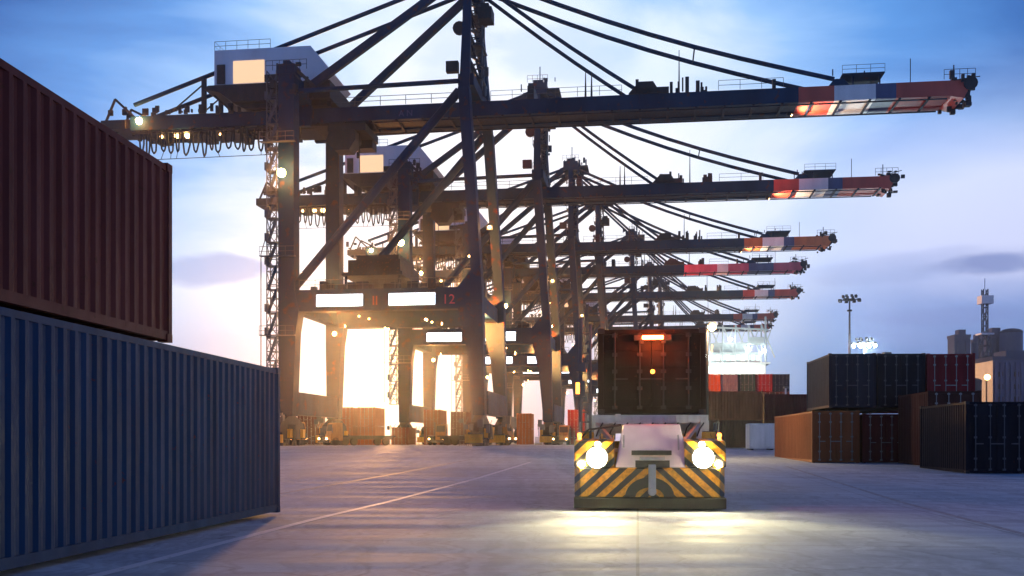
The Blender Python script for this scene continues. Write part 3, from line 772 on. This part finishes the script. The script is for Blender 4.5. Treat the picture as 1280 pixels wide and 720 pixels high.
# ------------------------------------------------------------------ yard trucks among the legs
def yard_truck():
    t = thing('yard_truck', 'x', 'truck', (0,0,0), 0, 'yard trucks working under the cranes')
    m = MB(); m.prism_x([(.35,.6),(.35,1.35),(.5,1.5),(.75,2.75),(1.0,2.85),(2.1,2.85),(2.15,.6)], -.2, 1.2); cb = m.build('cab', M['truckpaint'], t, bevel=.05)
    m = MB(); m.prism_x([(0,.55),(0,1.15),(.4,1.3),(2.1,1.3),(2.1,.55)], -1.2, -.21); m.box(-1.25,1.25,-.12,.2,.35,.7); m.build('engine_cover', M['dark'], t, bevel=.04)
    m = MB(); m.poly([(-.1,.52,1.58),(1.1,.52,1.58),(1.08,.715,2.65),(-.08,.715,2.65)], [(0,1,2,3)]); m.build('windscreen', M['dark'], cb)
    m = MB(); m.tube((-.5,1.6,1.3),(-.5,1.6,3.1),.07,8); m.tube((1.35,.5,1.6),(1.35,.5,2.2),.05,6); m.tube((1.2,.6,2.3),(1.35,.5,2.2),.02,5); m.tube((.5,1.5,2.85),(.5,1.5,3.05),.08,8); m.build('exhaust_stack', M['galv'], t)
    m = MB(); m.box(-.5,.5,2.15,10,.75,1.1); m.box(-1.2,1.2,3.0,10,1.1,1.25); m.build('chassis', M['dark'], t)
    for y in (1.1,3.8,8.6):
        for x in (-1.2,.85):
            w = MB(); w.tube((x,y,.5),(x+.35,y,.5),.5,16); w.build('wheel', M['tyre'], t)
    for x in (-.95,.95):
        w = MB(); w.tube((x,-.15,.85),(x,.0,.85),.11,12); w.build('headlight', M['warmlamp2'], t)
    return t
tk = yard_truck()
for i, (px, Y, rz, lab) in enumerate([(404,128,R(-50),'yellow yard truck with lit headlights under the nearest portal beam'),
                                 (373,122,R(35),'yellow yard truck peeking out behind the blue container edge'),
                                 (640,128,R(65),'yellow yard truck beside the waterside legs of the nearest crane'),
                                 (545,138,R(-8),'yellow yard truck in the orange haze right of the sun glow'),
                                 (700,148,R(-8),'yellow yard truck between the crane row and the vehicle')]):
    o = tk if i == 0 else copy_tree(tk)
    p = at_px(px, Y); o.location = (p.x, Y, ground_z(Y)); o.rotation_euler = (0,0,rz); o['label'] = lab
for px, Y in ((485,125),(470,131),(505,128)):
    pass

# ------------------------------------------------------------------ the automated vehicle
def stripe_mat():
    m, nt, b = newmat('yellow and black hazard chevrons')
    tc = N(nt,'ShaderNodeTexCoord'); sp = N(nt,'ShaderNodeSeparateXYZ'); nt.links.new(tc.outputs['Object'], sp.inputs[0])
    a = math_n(nt,'ABSOLUTE', sp.outputs[0])
    v = math_n(nt,'MULTIPLY_ADD', sp.outputs[2], 1.1, a)
    n = N(nt,'ShaderNodeTexNoise'); n.inputs['Scale'].default_value=9; n.inputs['Detail'].default_value=6; nt.links.new(tc.outputs['Object'], n.inputs[0])
    v = math_n(nt,'ADD', v, math_n(nt,'MULTIPLY', n.outputs[0], .012))
    f = math_n(nt,'FRACT', math_n(nt,'MULTIPLY', v, 1/.37))
    g_ = math_n(nt,'GREATER_THAN', f, .47)
    ye = ramp(nt, n.outputs[0], [(.35,(.40,.17,.012)),(.6,(.74,.34,.02))])
    c = mixc(nt, g_, (.018,.014,.012), ye)
    dirt = ramp(nt, n.outputs[0], [(.6,(1,1,1)),(.75,(.3,.25,.2))])
    c = mixc(nt, .7, c, dirt, 'MULTIPLY')
    nt.links.new(c, b.inputs['Base Color']); b.inputs['Roughness'].default_value=.42
    return m
SM = stripe_mat()
AX, AY = 2.93, 21.8
rza = R(-5.5)
v = thing('guided_vehicle', 'yellow and black striped terminal vehicle with blazing headlights carrying a dark container', 'vehicle', (AX, AY, 0), rza)
m = MB()   # lower chassis, side rails running back
m.box(-1.5,1.5,.7,13.6,.75,1.25); m.box(-1.58,-1.2,1.2,13.2,1.25,1.7); m.box(1.2,1.58,1.2,13.2,1.25,1.7)
m.box(-1.3,1.3,13.2,14.2,.4,1.5)
m.build('chassis', M['yellow'], v, bevel=.03)
m = MB(); m.prism_x([(-.02,.05),(-.02,.27),(.0,.29),(1.0,.29),(1.0,.05)], -1.61, 1.61); m.build('skirt', M['black'], v, bevel=.03)
m = MB()   # striped bumper band: face with chamfered ends
n0 = [(-1.61,.35),(-1.48,.0),(1.48,.0),(1.61,.35),(1.61,1.1),(-1.61,1.1)]
pts = [(x,y,.295) for x,y in n0]+[(x,y,.92) for x,y in n0]
m.poly(pts, [(i,(i+1)%6,6+(i+1)%6,6+i) for i in range(6)]+[tuple(reversed(range(6))),tuple(range(6,12))])
bmp = m.build('bumper', SM, v, bevel=.025)
m = MB()   # dark arch opening round the coupler
ap = []
for i in range(13):
    a = math.pi*i/12; ap.append((-.52*math.cos(a), .30+.42*math.sin(a)))
ip = [( -.30*math.cos(math.pi*i/12), .30+.20*math.sin(math.pi*i/12)) for i in range(13)]
pts = [(x,-.035,z) for x,z in ap]+[(x,-.035,z) for x,z in ip]+[(x,.02,z) for x,z in ap]+[(x,.02,z) for x,z in ip]
fs = []
for i in range(12):
    fs += [(i,i+1,13+i+1,13+i), (26+i,39+i,39+i+1,26+i+1), (i,26+i,26+i+1,i+1), (13+i,13+i+1,39+i+1,39+i)]
m.poly(pts, fs); m.build('tow_arch', M['black'], v)
for s in (-1, 1):      # headlight pods
    m = MB()
    x0, x1 = sorted((s*1.61, s*.74))
    m.prism_x([(.02,.925),(.02,1.22),(.18,1.50),(1.05,1.55),(1.05,.925)], x0, x1)
    pod = m.build('lamp_pod', SM, v, bevel=.04)
    m = MB(); xo = s*1.12; m.tube((xo,.06,1.14),(xo,-.07,1.14),.225,24); m.tube((xo,-.0,1.14),(xo,-.09,1.14),.25,24); m.build('lamp_housing', M['black'], pod)
    hl = MB(); hl.tube((xo,-.092,1.14),(xo,-.105,1.14),.215,24); hl.tube((xo+s*.33,-.03,1.0),(xo+s*.33,.03,1.0),.07,14); hl.tube((xo-s*.02,-.03,1.42),(xo-s*.02,.03,1.42),.06,14)
    h = hl.build('headlight', M['headlamp'], pod)
    lamp('SPOT', 'headlight_beam', h, (xo,-.16,1.14), 1350, (1,.86,.44), .14, (R(-86.5),0,R(7 if s>0 else -17) if False else R(s*6+5)), R(66), 1.0)
    lamp('POINT', 'headlight_spill', h, (xo,-.32,1.16), 14, (1,.72,.32), .12)
    m = MB(); m.ball((s*1.5,.35,1.62),.05,10); m.tube((s*1.5,.35,1.52),(s*1.5,.35,1.6),.035,8); m.build('marker_light', M['amber2'], pod)
    m = MB(); m.rail((s*1.5,.5,1.55),(s*1.5,1.5,1.55),h=.35,step=.35,r=.018); m.build('handrail', M['galv'], pod)
# centre panel, leaning back
m = MB()
m.poly([(-.73,.03,.925),(.85,.03,.925),(.68,.62,1.86),(-.55,.62,1.86),(-.73,1.3,.925),(.85,1.3,.925),(.68,1.3,1.86),(-.55,1.3,1.86)],
       [(0,1,2,3),(1,5,6,2),(5,4,7,6),(4,0,3,7),(3,2,6,7),(0,4,5,1)])
cp = m.build('bonnet_panel', M['panelw'], v, bevel=.03)
m = MB(); m.box(-.38,.47,.10,.24,1.19,1.29); m.box(-.30,.42,-.06,.06,.93,1.08); m.build('grille_slot', M['black'], cp)
m = MB(); m.box(-.03,.13,-.13,-.04,.42,1.0); m.box(-.22,.32,-.12,-.02,1.08,1.16); m.tube((.05,-.16,.42),(.05,-.03,.42),.09,12); m.build('tow_coupler', M['steel'], v, bevel=.015)
m = MB(); m.box(.30,.36,.04,.05,.96,1.06); m.tube((-.55,.12,1.35),(-.55,.2,1.62),.02,6); m.tube((.62,.12,1.3),(.62,.3,1.62),.02,6); m.build('badge', M['steel'], cp)
# deck frame
m = MB()
m.box(-1.35,1.35,1.25,1.45,1.9,2.08); 
for s in (-1,1):
    m.box(s*1.28-.09,s*1.28+.09,1.3,13,1.72,1.95); m.beam((s*1.15,1.3,1.5),(s*1.15,1.3,1.95),.12,.12); m.beam((s*.8,.8,1.5),(s*1.2,1.35,1.95),.08,.08)
for k in range(10): m.cbox((-1.2+k*.27, 1.2, 1.98+rnd.uniform(-.03,.05)), (.12,.12,rnd.uniform(.08,.2)))
for y in (4,7.5,11): m.box(-1.3,1.3,y,y+.2,1.74,1.94)
m.build('deck_frame', M['steel'], v)
m = MB()
for i in range(9): m.path([(-1.15+i*.28,1.15,1.6),(-1.1+i*.28,1.05,1.76+rnd.uniform(-.05,.05)),(-1.0+i*.28,1.15,1.9)],.018,5)
m.path([(-1.5,.9,1.55),(-1.3,.8,1.75),(-.9,.85,1.8),(-.6,.95,1.85)],.025,6)
m.build('hydraulic_hose', M['cable'], v)
# sensor mast with ladder left of the load
m = MB(); m.tube((-1.5,1.1,1.5),(-1.5,1.1,4.25),.045,8); m.tube((-1.28,1.1,1.5),(-1.28,1.1,4.1),.03,8)
for i in range(11): m.tube((-1.5,1.1,1.7+i*.22),(-1.28,1.1,1.7+i*.22),.015,5)
m.box(-1.62,-1.4,.98,1.2,2.5,2.85); m.box(-1.6,-1.38,.98,1.2,3.05,3.25)
sm_ = m.build('sensor_mast', M['galv'], v)
m = MB(); m.box(-1.60,-1.52,.965,.98,2.55,2.8); m.build('marker_light', M['amber2'], sm_)
for y in (2.2,4.2,9.6,11.6):
    for x in (-1.5,1.05):
        w = MB(); w.tube((x,y,.62),(x+.45,y,.62),.62,24); wo = w.build('wheel', M['tyre'], v)
        w = MB(); w.tube((x-.01 if x<0 else x+.44,y,.62),(x+.01 if x<0 else x+.46,y,.62),.33,18); w.build('rim', M['steel'], wo)
# the load
co = container('dark half height container with an amber light bar carried on the striped vehicle', (AX+.11+1.5*math.sin(-rza), AY+1.55, 2.1), rza, 'black', 12.19, 2.44, 1.97)
bb = thing('light_bar', 'glowing red amber light bar mounted high on the carried dark container doors', 'light', (AX+.27, AY+1.52, 3.84), rza)
m = MB(); m.box(-.42,.42,-.10,-.05,-.06,.06); m.box(-.3,-.2,-.06,-.0,-.12,-.06); m.box(.2,.3,-.06,-.0,-.12,-.06); m.build('housing', M['dark'], bb)
m = MB(); m.box(-.24,.24,-.16,-.101,-.045,.045); m.build('lens', M['amber'], bb, bevel=.02)
lamp('POINT', 'light_bar_beam', bb, (0,-.3,0), 75, (1,.12,.02), .12)
lamp('POINT', 'light_bar_beam', bb, (.0,-.55,-.1), 18, (1,.2,.03), .15)
bb2 = thing('marker_lamp', 'tiny amber marker lamp halfway down the carried container doors', 'light', (AX+.27, AY+1.52, 3.07), rza)
m = MB(); m.box(-.06,.06,-.06,-.03,-.05,.05); m.build('housing', M['dark'], bb2)
m = MB(); m.ball((0,-.07,0),.05,10); m.build('lens', M['amber2'], bb2, True)

# ------------------------------------------------------------------ lamp posts
def mast(label, px, Y, H, lit, heads=8):
    p = at_px(px, Y)
    t = thing('floodlight_mast', label, 'lamp', (p.x, Y, ground_z(Y)), 0, 'tall lighting masts over the yard')
    m = MB(); m.tube((0,0,0),(0,0,H),.38,12,r2=.16); m.box(-.5,.5,-.5,.5,0,.3); m.build('pole', M['galv'], t)
    m = MB()
    m.tube((0,0,H-.1),(0,0,H+.25),.9,12); m.tube((0,0,H-2.2),(0,0,H-1.9),.5,10)
    for i in range(heads):
        a = 2*math.pi*i/heads; m.beam((0,0,H+.1),(1.8*math.cos(a),1.8*math.sin(a),H+.1),.1,.1); m.cbox((1.95*math.cos(a),1.95*math.sin(a),H-.05),(.55,.55,.5))
        m.cbox((1.3*math.cos(a),1.3*math.sin(a),H+.75),(.4,.4,.5))
    hd = m.build('lamp_head', M['dark'], t)
    if lit:
        for i in range(heads):
            a = 2*math.pi*i/heads
            m = MB(); m.ball((2.0*math.cos(a),2.0*math.sin(a)-.15,H-.4),.27,8); m.build('bulb', M['coollamp'], hd, True)
        lamp('POINT','mast_beam',hd,(0,-1,H-1.0),15000,(.75,.95,1),1.0)
    return t
mast('tall unlit lighting mast with a ring of dark heads behind the container stack', 1062, 203, 28.5, False)
mast('shorter lighting mast with glowing greenish white heads behind the stack', 1080, 185, 18.2, True)
def thin_pole(label, px, Y, H):
    p = at_px(px, Y); t = thing('lamp_post', label, 'lamp', (p.x, Y, ground_z(Y)), 0, 'slim poles between the stacks')
    m = MB(); m.tube((0,0,0),(0,0,H),.14,8,r2=.09); m.build('pole', M['house'], t)
    m = MB(); m.box(-.25,.25,-.5,.1,H,H+.18); m.build('lamp_head', M['galv'], t)
thin_pole('slim pale pole standing between the brown and navy stacks', 982, 110, 6.2)
thin_pole('short pale pole rising above the second tier of the yard stack', 1107, 75, 7.2)
# lit lamp beside the carried load
p = at_px(884, 60)
t = thing('street_lamp', 'lit warm white lamp on a dark post just beside the carried container', 'lamp', (p.x, 60, ground_z(60)))
m = MB(); m.tube((0,0,0),(0,0,7.6),.11,10,r2=.07); m.tube((0,0,7.5),(.2,-.3,7.75),.05,6); m.build('pole', M['dark'], t)
m = MB(); m.prism_y([(-.05,7.78),(.45,7.78),(.38,7.98),(.02,7.98)],-.65,-.1); hd = m.build('lamp_head', M['dark'], t)
m = MB(); m.ball((.2,-.4,7.72),.24,12); m.build('bulb', M['warmlamp'], hd, True)
lamp('POINT','lamp_beam',hd,(.2,-.75,7.5),1400,(1,.75,.42),.25)
p = at_px(1233, 260)
t = thing('street_lamp', 'small yellow lamp glowing in front of the distant silos', 'lamp', (p.x, 260, 1.0))
m = MB(); m.tube((0,0,0),(0,0,16.6),.2,8); m.build('pole', M['dark'], t)
m = MB(); m.ball((0,-.5,16.8),.75,12); m.tube((0,0,16.6),(0,-.4,16.9),.12,6); m.build('bulb', glow('yellow lamp glass',(1,.62,.18),10), t, True)
lamp('POINT','lamp_beam',t,(0,-2,16.5),350,(1,.6,.2),.6)

# ------------------------------------------------------------------ silos and tower far right
def block(label, px0, px1, ytop, Y, mat, kind='silo', dome=False, ribs=0, cat='silo'):
    a, b = at_px(px0, Y), at_px(px1, Y); w = b.x-a.x; H = (552-ytop)/1280*Y+.48
    t = thing(kind, label, cat, ((a.x+b.x)/2, Y, 1.0), 0, 'industrial blocks beyond the yard')
    m = MB()
    if kind == 'silo':
        m.tube((0,w/2,0),(0,w/2,H),w/2,20)
    else: m.box(-w/2,w/2,0,w,0,H)
    for i in range(ribs):
        x = -w/2+w*(i+.5)/ribs; m.box(x-.35,x+.35,-.5 if kind!='silo' else -.2+abs(x)*.9,.8+abs(x)*.9,0,H*.97)
    bo = m.build('wall', mat, t)
    m = MB()
    if dome: m.ball((0,w/2,H),w*.52,16,sz=.35)
    else: m.box(-w*.52,w*.52,-.4,w+.4,H,H+1.2); m.box(-w*.2,w*.25,.5,w*.6,H+1.2,H+3.2)
    m.build('roof', M['hull'] if dome else M['concrete'], t)
    if kind != 'silo':
        for j in range(4):
            m = MB()
            for i in range(3): 
                x = -w/2+w*(i+.5)/3; z = H*(.35+.15*j); m.box(x-.8,x+.8,-.06,-.0,z,z+1.6)
            m.build('window', M['dark'], bo)
block('square grey concrete block, leftmost of the far industrial row', 1193, 1213, 422, 400, M['concrete'], 'process_building', cat='building', ribs=2)
block('thin concrete silo next to the lattice tower', 1216, 1226, 428, 410, M['concrete'], 'silo')
block('wide ribbed concrete block behind the lattice tower', 1234, 1257, 419, 430, M['concrete'], 'process_building', cat='building', ribs=5)
block('tall silo with a dark domed cap at the picture edge', 1257, 1284, 414, 420, M['concrete'], 'silo', True)
block('ribbed steel blue warehouse block in front of the domed silo', 1241, 1300, 450, 340, M['bluegrey'], 'process_building', cat='building', ribs=9)
block('low dark round tank beside the yellow lamp', 1206, 1232, 476, 330, M['hull'], 'silo', True, cat='tank')
p = at_px(1231, 380); t = thing('lattice_tower', 'slender lattice tower with a white platform rising over the silos', 'tower', (p.x, 380, 1.0), 0)
m = MB(); m.lattice((0,0), 3.0, 0, 40, 4, .22); m.lattice((0,0), 1.6, 40, 57, 3, .16); m.build('mast_frame', M['galv'], t)
m = MB(); m.box(-2.4,2.4,-2.4,2.4,40,40.6); m.box(-2.0,2.4,-2,2,51.5,54.5); m.tube((0,0,57),(0,0,61),.15,6); m.build('platform', M['house'], t)

# ------------------------------------------------------------------ ship far behind
wm, nt, b = newmat('harbour water'); b.inputs['Base Color'].default_value=(.02,.03,.05,1); b.inputs['Roughness'].default_value=.12
n = N(nt,'ShaderNodeTexNoise'); n.inputs['Scale'].default_value=.6; bp = N(nt,'ShaderNodeBump'); bp.inputs['Strength'].default_value=.4
nt.links.new(n.outputs[0], bp.inputs['Height']); nt.links.new(bp.outputs[0], b.inputs['Normal'])
m = MB(); m.poly([(60,235,1.02),(160,235,1.02),(260,600,1.02),(120,600,1.02)], [(0,1,2,3)]); o = m.build('water', wm); o['kind']='structure'
p = at_px(919, 250)
t = thing('container_ship', 'floodlit white ship superstructure showing above the container block', 'ship', (p.x, 250, 1.02), R(-6))
m = MB(); m.prism_y([(-9,0),(9,0),(10.5,9),(-10.5,9)], 0, 120); m.build('hull', M['hull'], t)
m = MB()
m.box(-8.2,7.6,2,14,9,19.5); m.box(-7.4,6.8,2.6,13,19.5,22.5); m.box(-9.5,8.6,1.2,12,16.2,16.7); m.box(-9.5,8.6,1.2,12,19.5,19.9)
m.box(-8.6,8.0,1.6,12,12.6,13.0); m.box(-5,4,4,10,22.5,25)
st = m.build('superstructure', M['shipw'], t)
for (z0, z1, a, b_) in ((13.3,15.8,-8,7.4),(17.0,19.2,-8,7.4),(10.0,12.2,-8,7.4),(20.3,22.0,-7,6.4)):
    m = MB()
    n_ = 11
    for i in range(n_):
        x = a+(b_-a)*(i+.1)/n_; x2 = a+(b_-a)*(i+.82+.1*rnd.random())/n_; yy = 1.93 if z0 < 20 else 2.53
        m.box(x, x2, yy, yy+.04, z0+rnd.uniform(0,.3), z1-rnd.uniform(0,.4))
    m.build('window', M['shiplit'], st)
m = MB()
for i in range(5):
    x = -6+i*3.1; m.beam((x,1.0,29),(x+3.2,1.0,21),.3,.3); m.beam((x+.3,1.0,22),(x+2.4,1.0,28),.18,.18); m.tube((x,1.0,19.9),(x,1.0,29),.2,6)
m.beam((-7,1,28.6),(8,1,27.8),.4,.4); m.beam((-7,1,24.5),(8,1,24.2),.3,.3); m.tube((7.4,1,20),(7.4,1,31),.25,6); m.box(3.5,7,.6,1.6,24.4,26)
m.build('derrick', M['shipw'], t)
for i, (x,z) in enumerate(((-7,21.5),(-1,25.5),(3.2,23.2),(7,22.6),(-4,18.6))):
    m = MB(); m.ball((x,.6,z),.4,8); m.build('deck_light', M['coollamp'], t, True)
lamp('AREA','deck_floodlight',t,(-1,-9,12),3500,(.8,1,.93),1.0).data.size = 12
for o in t.children:
    if o.type == 'LIGHT': o.rotation_euler = (R(105),0,0)

# ------------------------------------------------------------------ sky, sun, haze
az, el = math.atan((497-640)/1280), math.atan((552-455)/1280)
sd = Vector((math.sin(az)*math.cos(el), math.cos(az)*math.cos(el), math.sin(el)))
sun = lamp('SUN','sun',None,(0,0,80),2.2,(1,.48,.16),R(3.0)); sun.rotation_euler = (-sd).to_track_quat('-Z','Y').to_euler()

Wd = bpy.data.worlds.new('World'); S.world = Wd; Wd.use_nodes = True
nt = Wd.node_tree; nt.nodes.clear()
out = N(nt,'ShaderNodeOutputWorld'); bg = N(nt,'ShaderNodeBackground'); nt.links.new(bg.outputs[0], out.inputs[0])
tc = N(nt,'ShaderNodeTexCoord'); D = tc.outputs['Generated']
sky = N(nt,'ShaderNodeTexSky'); sky.sky_type='NISHITA'; sky.sun_disc=False; sky.sun_elevation=el; sky.sun_rotation=az; sky.air_density=1.2; sky.dust_density=1.0; sky.ozone_density=3
def dot(vec):
    v_ = N(nt,'ShaderNodeVectorMath', operation='DOT_PRODUCT'); nt.links.new(D, v_.inputs[0]); v_.inputs[1].default_value = Vector(vec).normalized(); return v_.outputs['Value']
def dirpx(px, py): return ((px-640)/1280, 1, (552-py)/1280)
def ang(vec): return math_n(nt,'DEGREES' if False else 'MULTIPLY', math_n(nt,'ARCCOSINE', math_n(nt,'MINIMUM', dot(vec), .99999)), 180/math.pi)
sep = N(nt,'ShaderNodeSeparateXYZ'); nt.links.new(D, sep.inputs[0])
# stretched cloud noise
mp = N(nt,'ShaderNodeMapping'); mp.inputs['Scale'].default_value=(1,1,3.2); nt.links.new(D, mp.inputs[0])
cn = N(nt,'ShaderNodeTexNoise'); cn.inputs['Scale'].default_value=3.2; cn.inputs['Detail'].default_value=7; cn.inputs['Roughness'].default_value=.55; cn.inputs['Distortion'].default_value=.6
nt.links.new(mp.outputs[0], cn.inputs[0])
cn2 = N(nt,'ShaderNodeTexNoise'); cn2.inputs['Scale'].default_value=9; cn2.inputs['Detail'].default_value=6; nt.links.new(mp.outputs[0], cn2.inputs[0])
cloud = cn.outputs[0]
# bright veil centre in the sky, ramp over angular distance (distorted by the clouds)
a0 = ang(dirpx(640,320))
a0 = math_n(nt,'ADD', a0, math_n(nt,'MULTIPLY', math_n(nt,'SUBTRACT', cloud, .5), 18))
t0 = math_n(nt,'DIVIDE', a0, 60)
base = ramp(nt, t0, [(.0,(.93,.94,1.0)),(.14,(.86,.89,1.0)),(.22,(.64,.76,.96)),(.29,(.28,.50,.87)),(.36,(.095,.28,.68)),(.46,(.030,.12,.40)),(.62,(.018,.07,.27)),(1.0,(.012,.045,.18))])
# near the horizon to the right: dusky blue bank, lilac above
elv = math_n(nt,'MULTIPLY', math_n(nt,'ARCSINE', sep.outputs[2]), 180/math.pi)
elv2 = math_n(nt,'ADD', elv, math_n(nt,'MULTIPLY', math_n(nt,'SUBTRACT', cloud, .5), 5))
azr = math_n(nt,'MULTIPLY', math_n(nt,'ARCTAN2', sep.outputs[0], sep.outputs[1]), 180/math.pi)
low = ramp(nt, math_n(nt,'DIVIDE', elv2, 20), [(.0,(.02,.09,.29)),(.20,(.035,.13,.38)),(.34,(.22,.30,.60)),(.50,(.62,.65,.90)),(.66,(.70,.74,.95)),(.80,(.42,.56,.88)),(1.0,(.10,.26,.64))])
wr = ramp(nt, math_n(nt,'DIVIDE', math_n(nt,'ADD', azr, -5.0), 18), [(0,(0,0,0)),(1,(1,1,1))], 'EASE')
we = ramp(nt, math_n(nt,'DIVIDE', elv, 22), [(.0,(1,1,1)),(.62,(.8,.8,.8)),(1.0,(0,0,0))])
base = mixc(nt, math_n(nt,'MULTIPLY', wr, we), base, low)
lowl = ramp(nt, math_n(nt,'DIVIDE', elv2, 20), [(.0,(.10,.20,.46)),(.25,(.24,.37,.64)),(.45,(.66,.78,.95)),(.8,(.86,.91,1.0)),(1.0,(.72,.84,1.0))])
wl2 = ramp(nt, math_n(nt,'DIVIDE', elv, 14), [(.0,(1,1,1)),(.35,(.85,.85,.85)),(1.0,(0,0,0))])
wl3 = ramp(nt, math_n(nt,'DIVIDE', math_n(nt,'SUBTRACT', 14.0, azr), 12), [(0,(0,0,0)),(1,(1,1,1))], 'EASE')
base = mixc(nt, math_n(nt,'MULTIPLY', wl3, wl2), base, lowl)
# dark-blue cloud wisps
def wisp(px, py, sx, sy, amt, col, prev):
    d0 = Vector(dirpx(px,py)).normalized()
    e0 = math.degrees(math.asin(d0.z)); z0 = math.degrees(math.atan2(d0.x,d0.y))
    dx = math_n(nt,'DIVIDE', math_n(nt,'SUBTRACT', azr, z0), sx); dy = math_n(nt,'DIVIDE', math_n(nt,'SUBTRACT', elv, e0), sy)
    r2 = math_n(nt,'ADD', math_n(nt,'MULTIPLY',dx,dx), math_n(nt,'MULTIPLY',dy,dy))
    r2 = math_n(nt,'ADD', r2, math_n(nt,'MULTIPLY', math_n(nt,'SUBTRACT', cn2.outputs[0], .5), 3.0))
    f = ramp(nt, r2, [(.1,(amt,amt,amt)),(1.0,(0,0,0))], 'EASE')
    return mixc(nt, f, prev, col)
base = wisp(268,340,3.6,1.05,.85,(.16,.32,.66),base)
base = wisp(700,72,4.5,1.6,.30,(.22,.42,.80),base)
base = wisp(560,70,3.5,1.8,.35,(.36,.52,.85),base)
base = wisp(1255,330,4.0,.7,.7,(.10,.15,.40),base)
base = wisp(1180,330,9,.9,.25,(.16,.22,.50),base)
base = wisp(1180,395,4.5,.6,.35,(.14,.20,.48),base)
base = wisp(960,160,7,1.6,.25,(.75,.80,1.0),base)
base = wisp(1120,180,9,1.2,.22,(.40,.50,.85),base)
# warm glow round the sun
asun = ang(tuple(sd))
gl = ramp(nt, math_n(nt,'DIVIDE', asun, 30), [(.0,(1,1,1)),(.05,(.6,.6,.6)),(.10,(.22,.22,.22)),(.2,(.06,.06,.06)),(.5,(.01,.01,.01)),(1,(0,0,0))])
glc = mixc(nt, 1.0, gl, (1.5,.90,.42), 'MULTIPLY')
base = mixc(nt, 1.0, base, glc, 'ADD')
sk = mixc(nt, 1.0, sky.outputs[0], (.012,.012,.012), 'MULTIPLY')
base = mixc(nt, 1.0, base, sk, 'ADD')
# dusk behind the camera and below the horizon
nt.links.new(base, bg.inputs[0]); bg.inputs[1].default_value = 1.0

hm_ = bpy.data.materials.new('air haze'); hm_.use_nodes = True; hn = hm_.node_tree; hn.nodes.clear()
ho_ = N(hn,'ShaderNodeOutputMaterial'); pv = N(hn,'ShaderNodeVolumePrincipled'); hn.links.new(pv.outputs[0], ho_.inputs['Volume'])
pv.inputs['Color'].default_value=(.93,.95,1,1); pv.inputs['Density'].default_value=.00021; pv.inputs['Anisotropy'].default_value=.92
m = MB(); m.box(-GX-5,GX+5,-65,GX+5,-1.5,72); o = m.build('haze', hm_); o['kind'] = 'stuff'

# ------------------------------------------------------------------ camera
cd = bpy.data.cameras.new('camera'); cam = bpy.data.objects.new('camera', cd); C.objects.link(cam)
cam.location = (0,0,1.48); cam.rotation_euler = (R(90),0,0)
cd.sensor_width = 36; cd.lens = 36.0; cd.shift_y = (552-360)/1280; cd.clip_end = 5000; cd.clip_start = .1
S.camera = cam
S.view_settings.view_transform = 'Standard'; S.view_settings.look = 'None'; S.view_settings.exposure = .24; S.view_settings.gamma = 1
S.cycles.use_denoising = True
S.cycles.max_bounces = 6; S.cycles.volume_bounces = 0
S.cycles.sample_clamp_indirect = 4
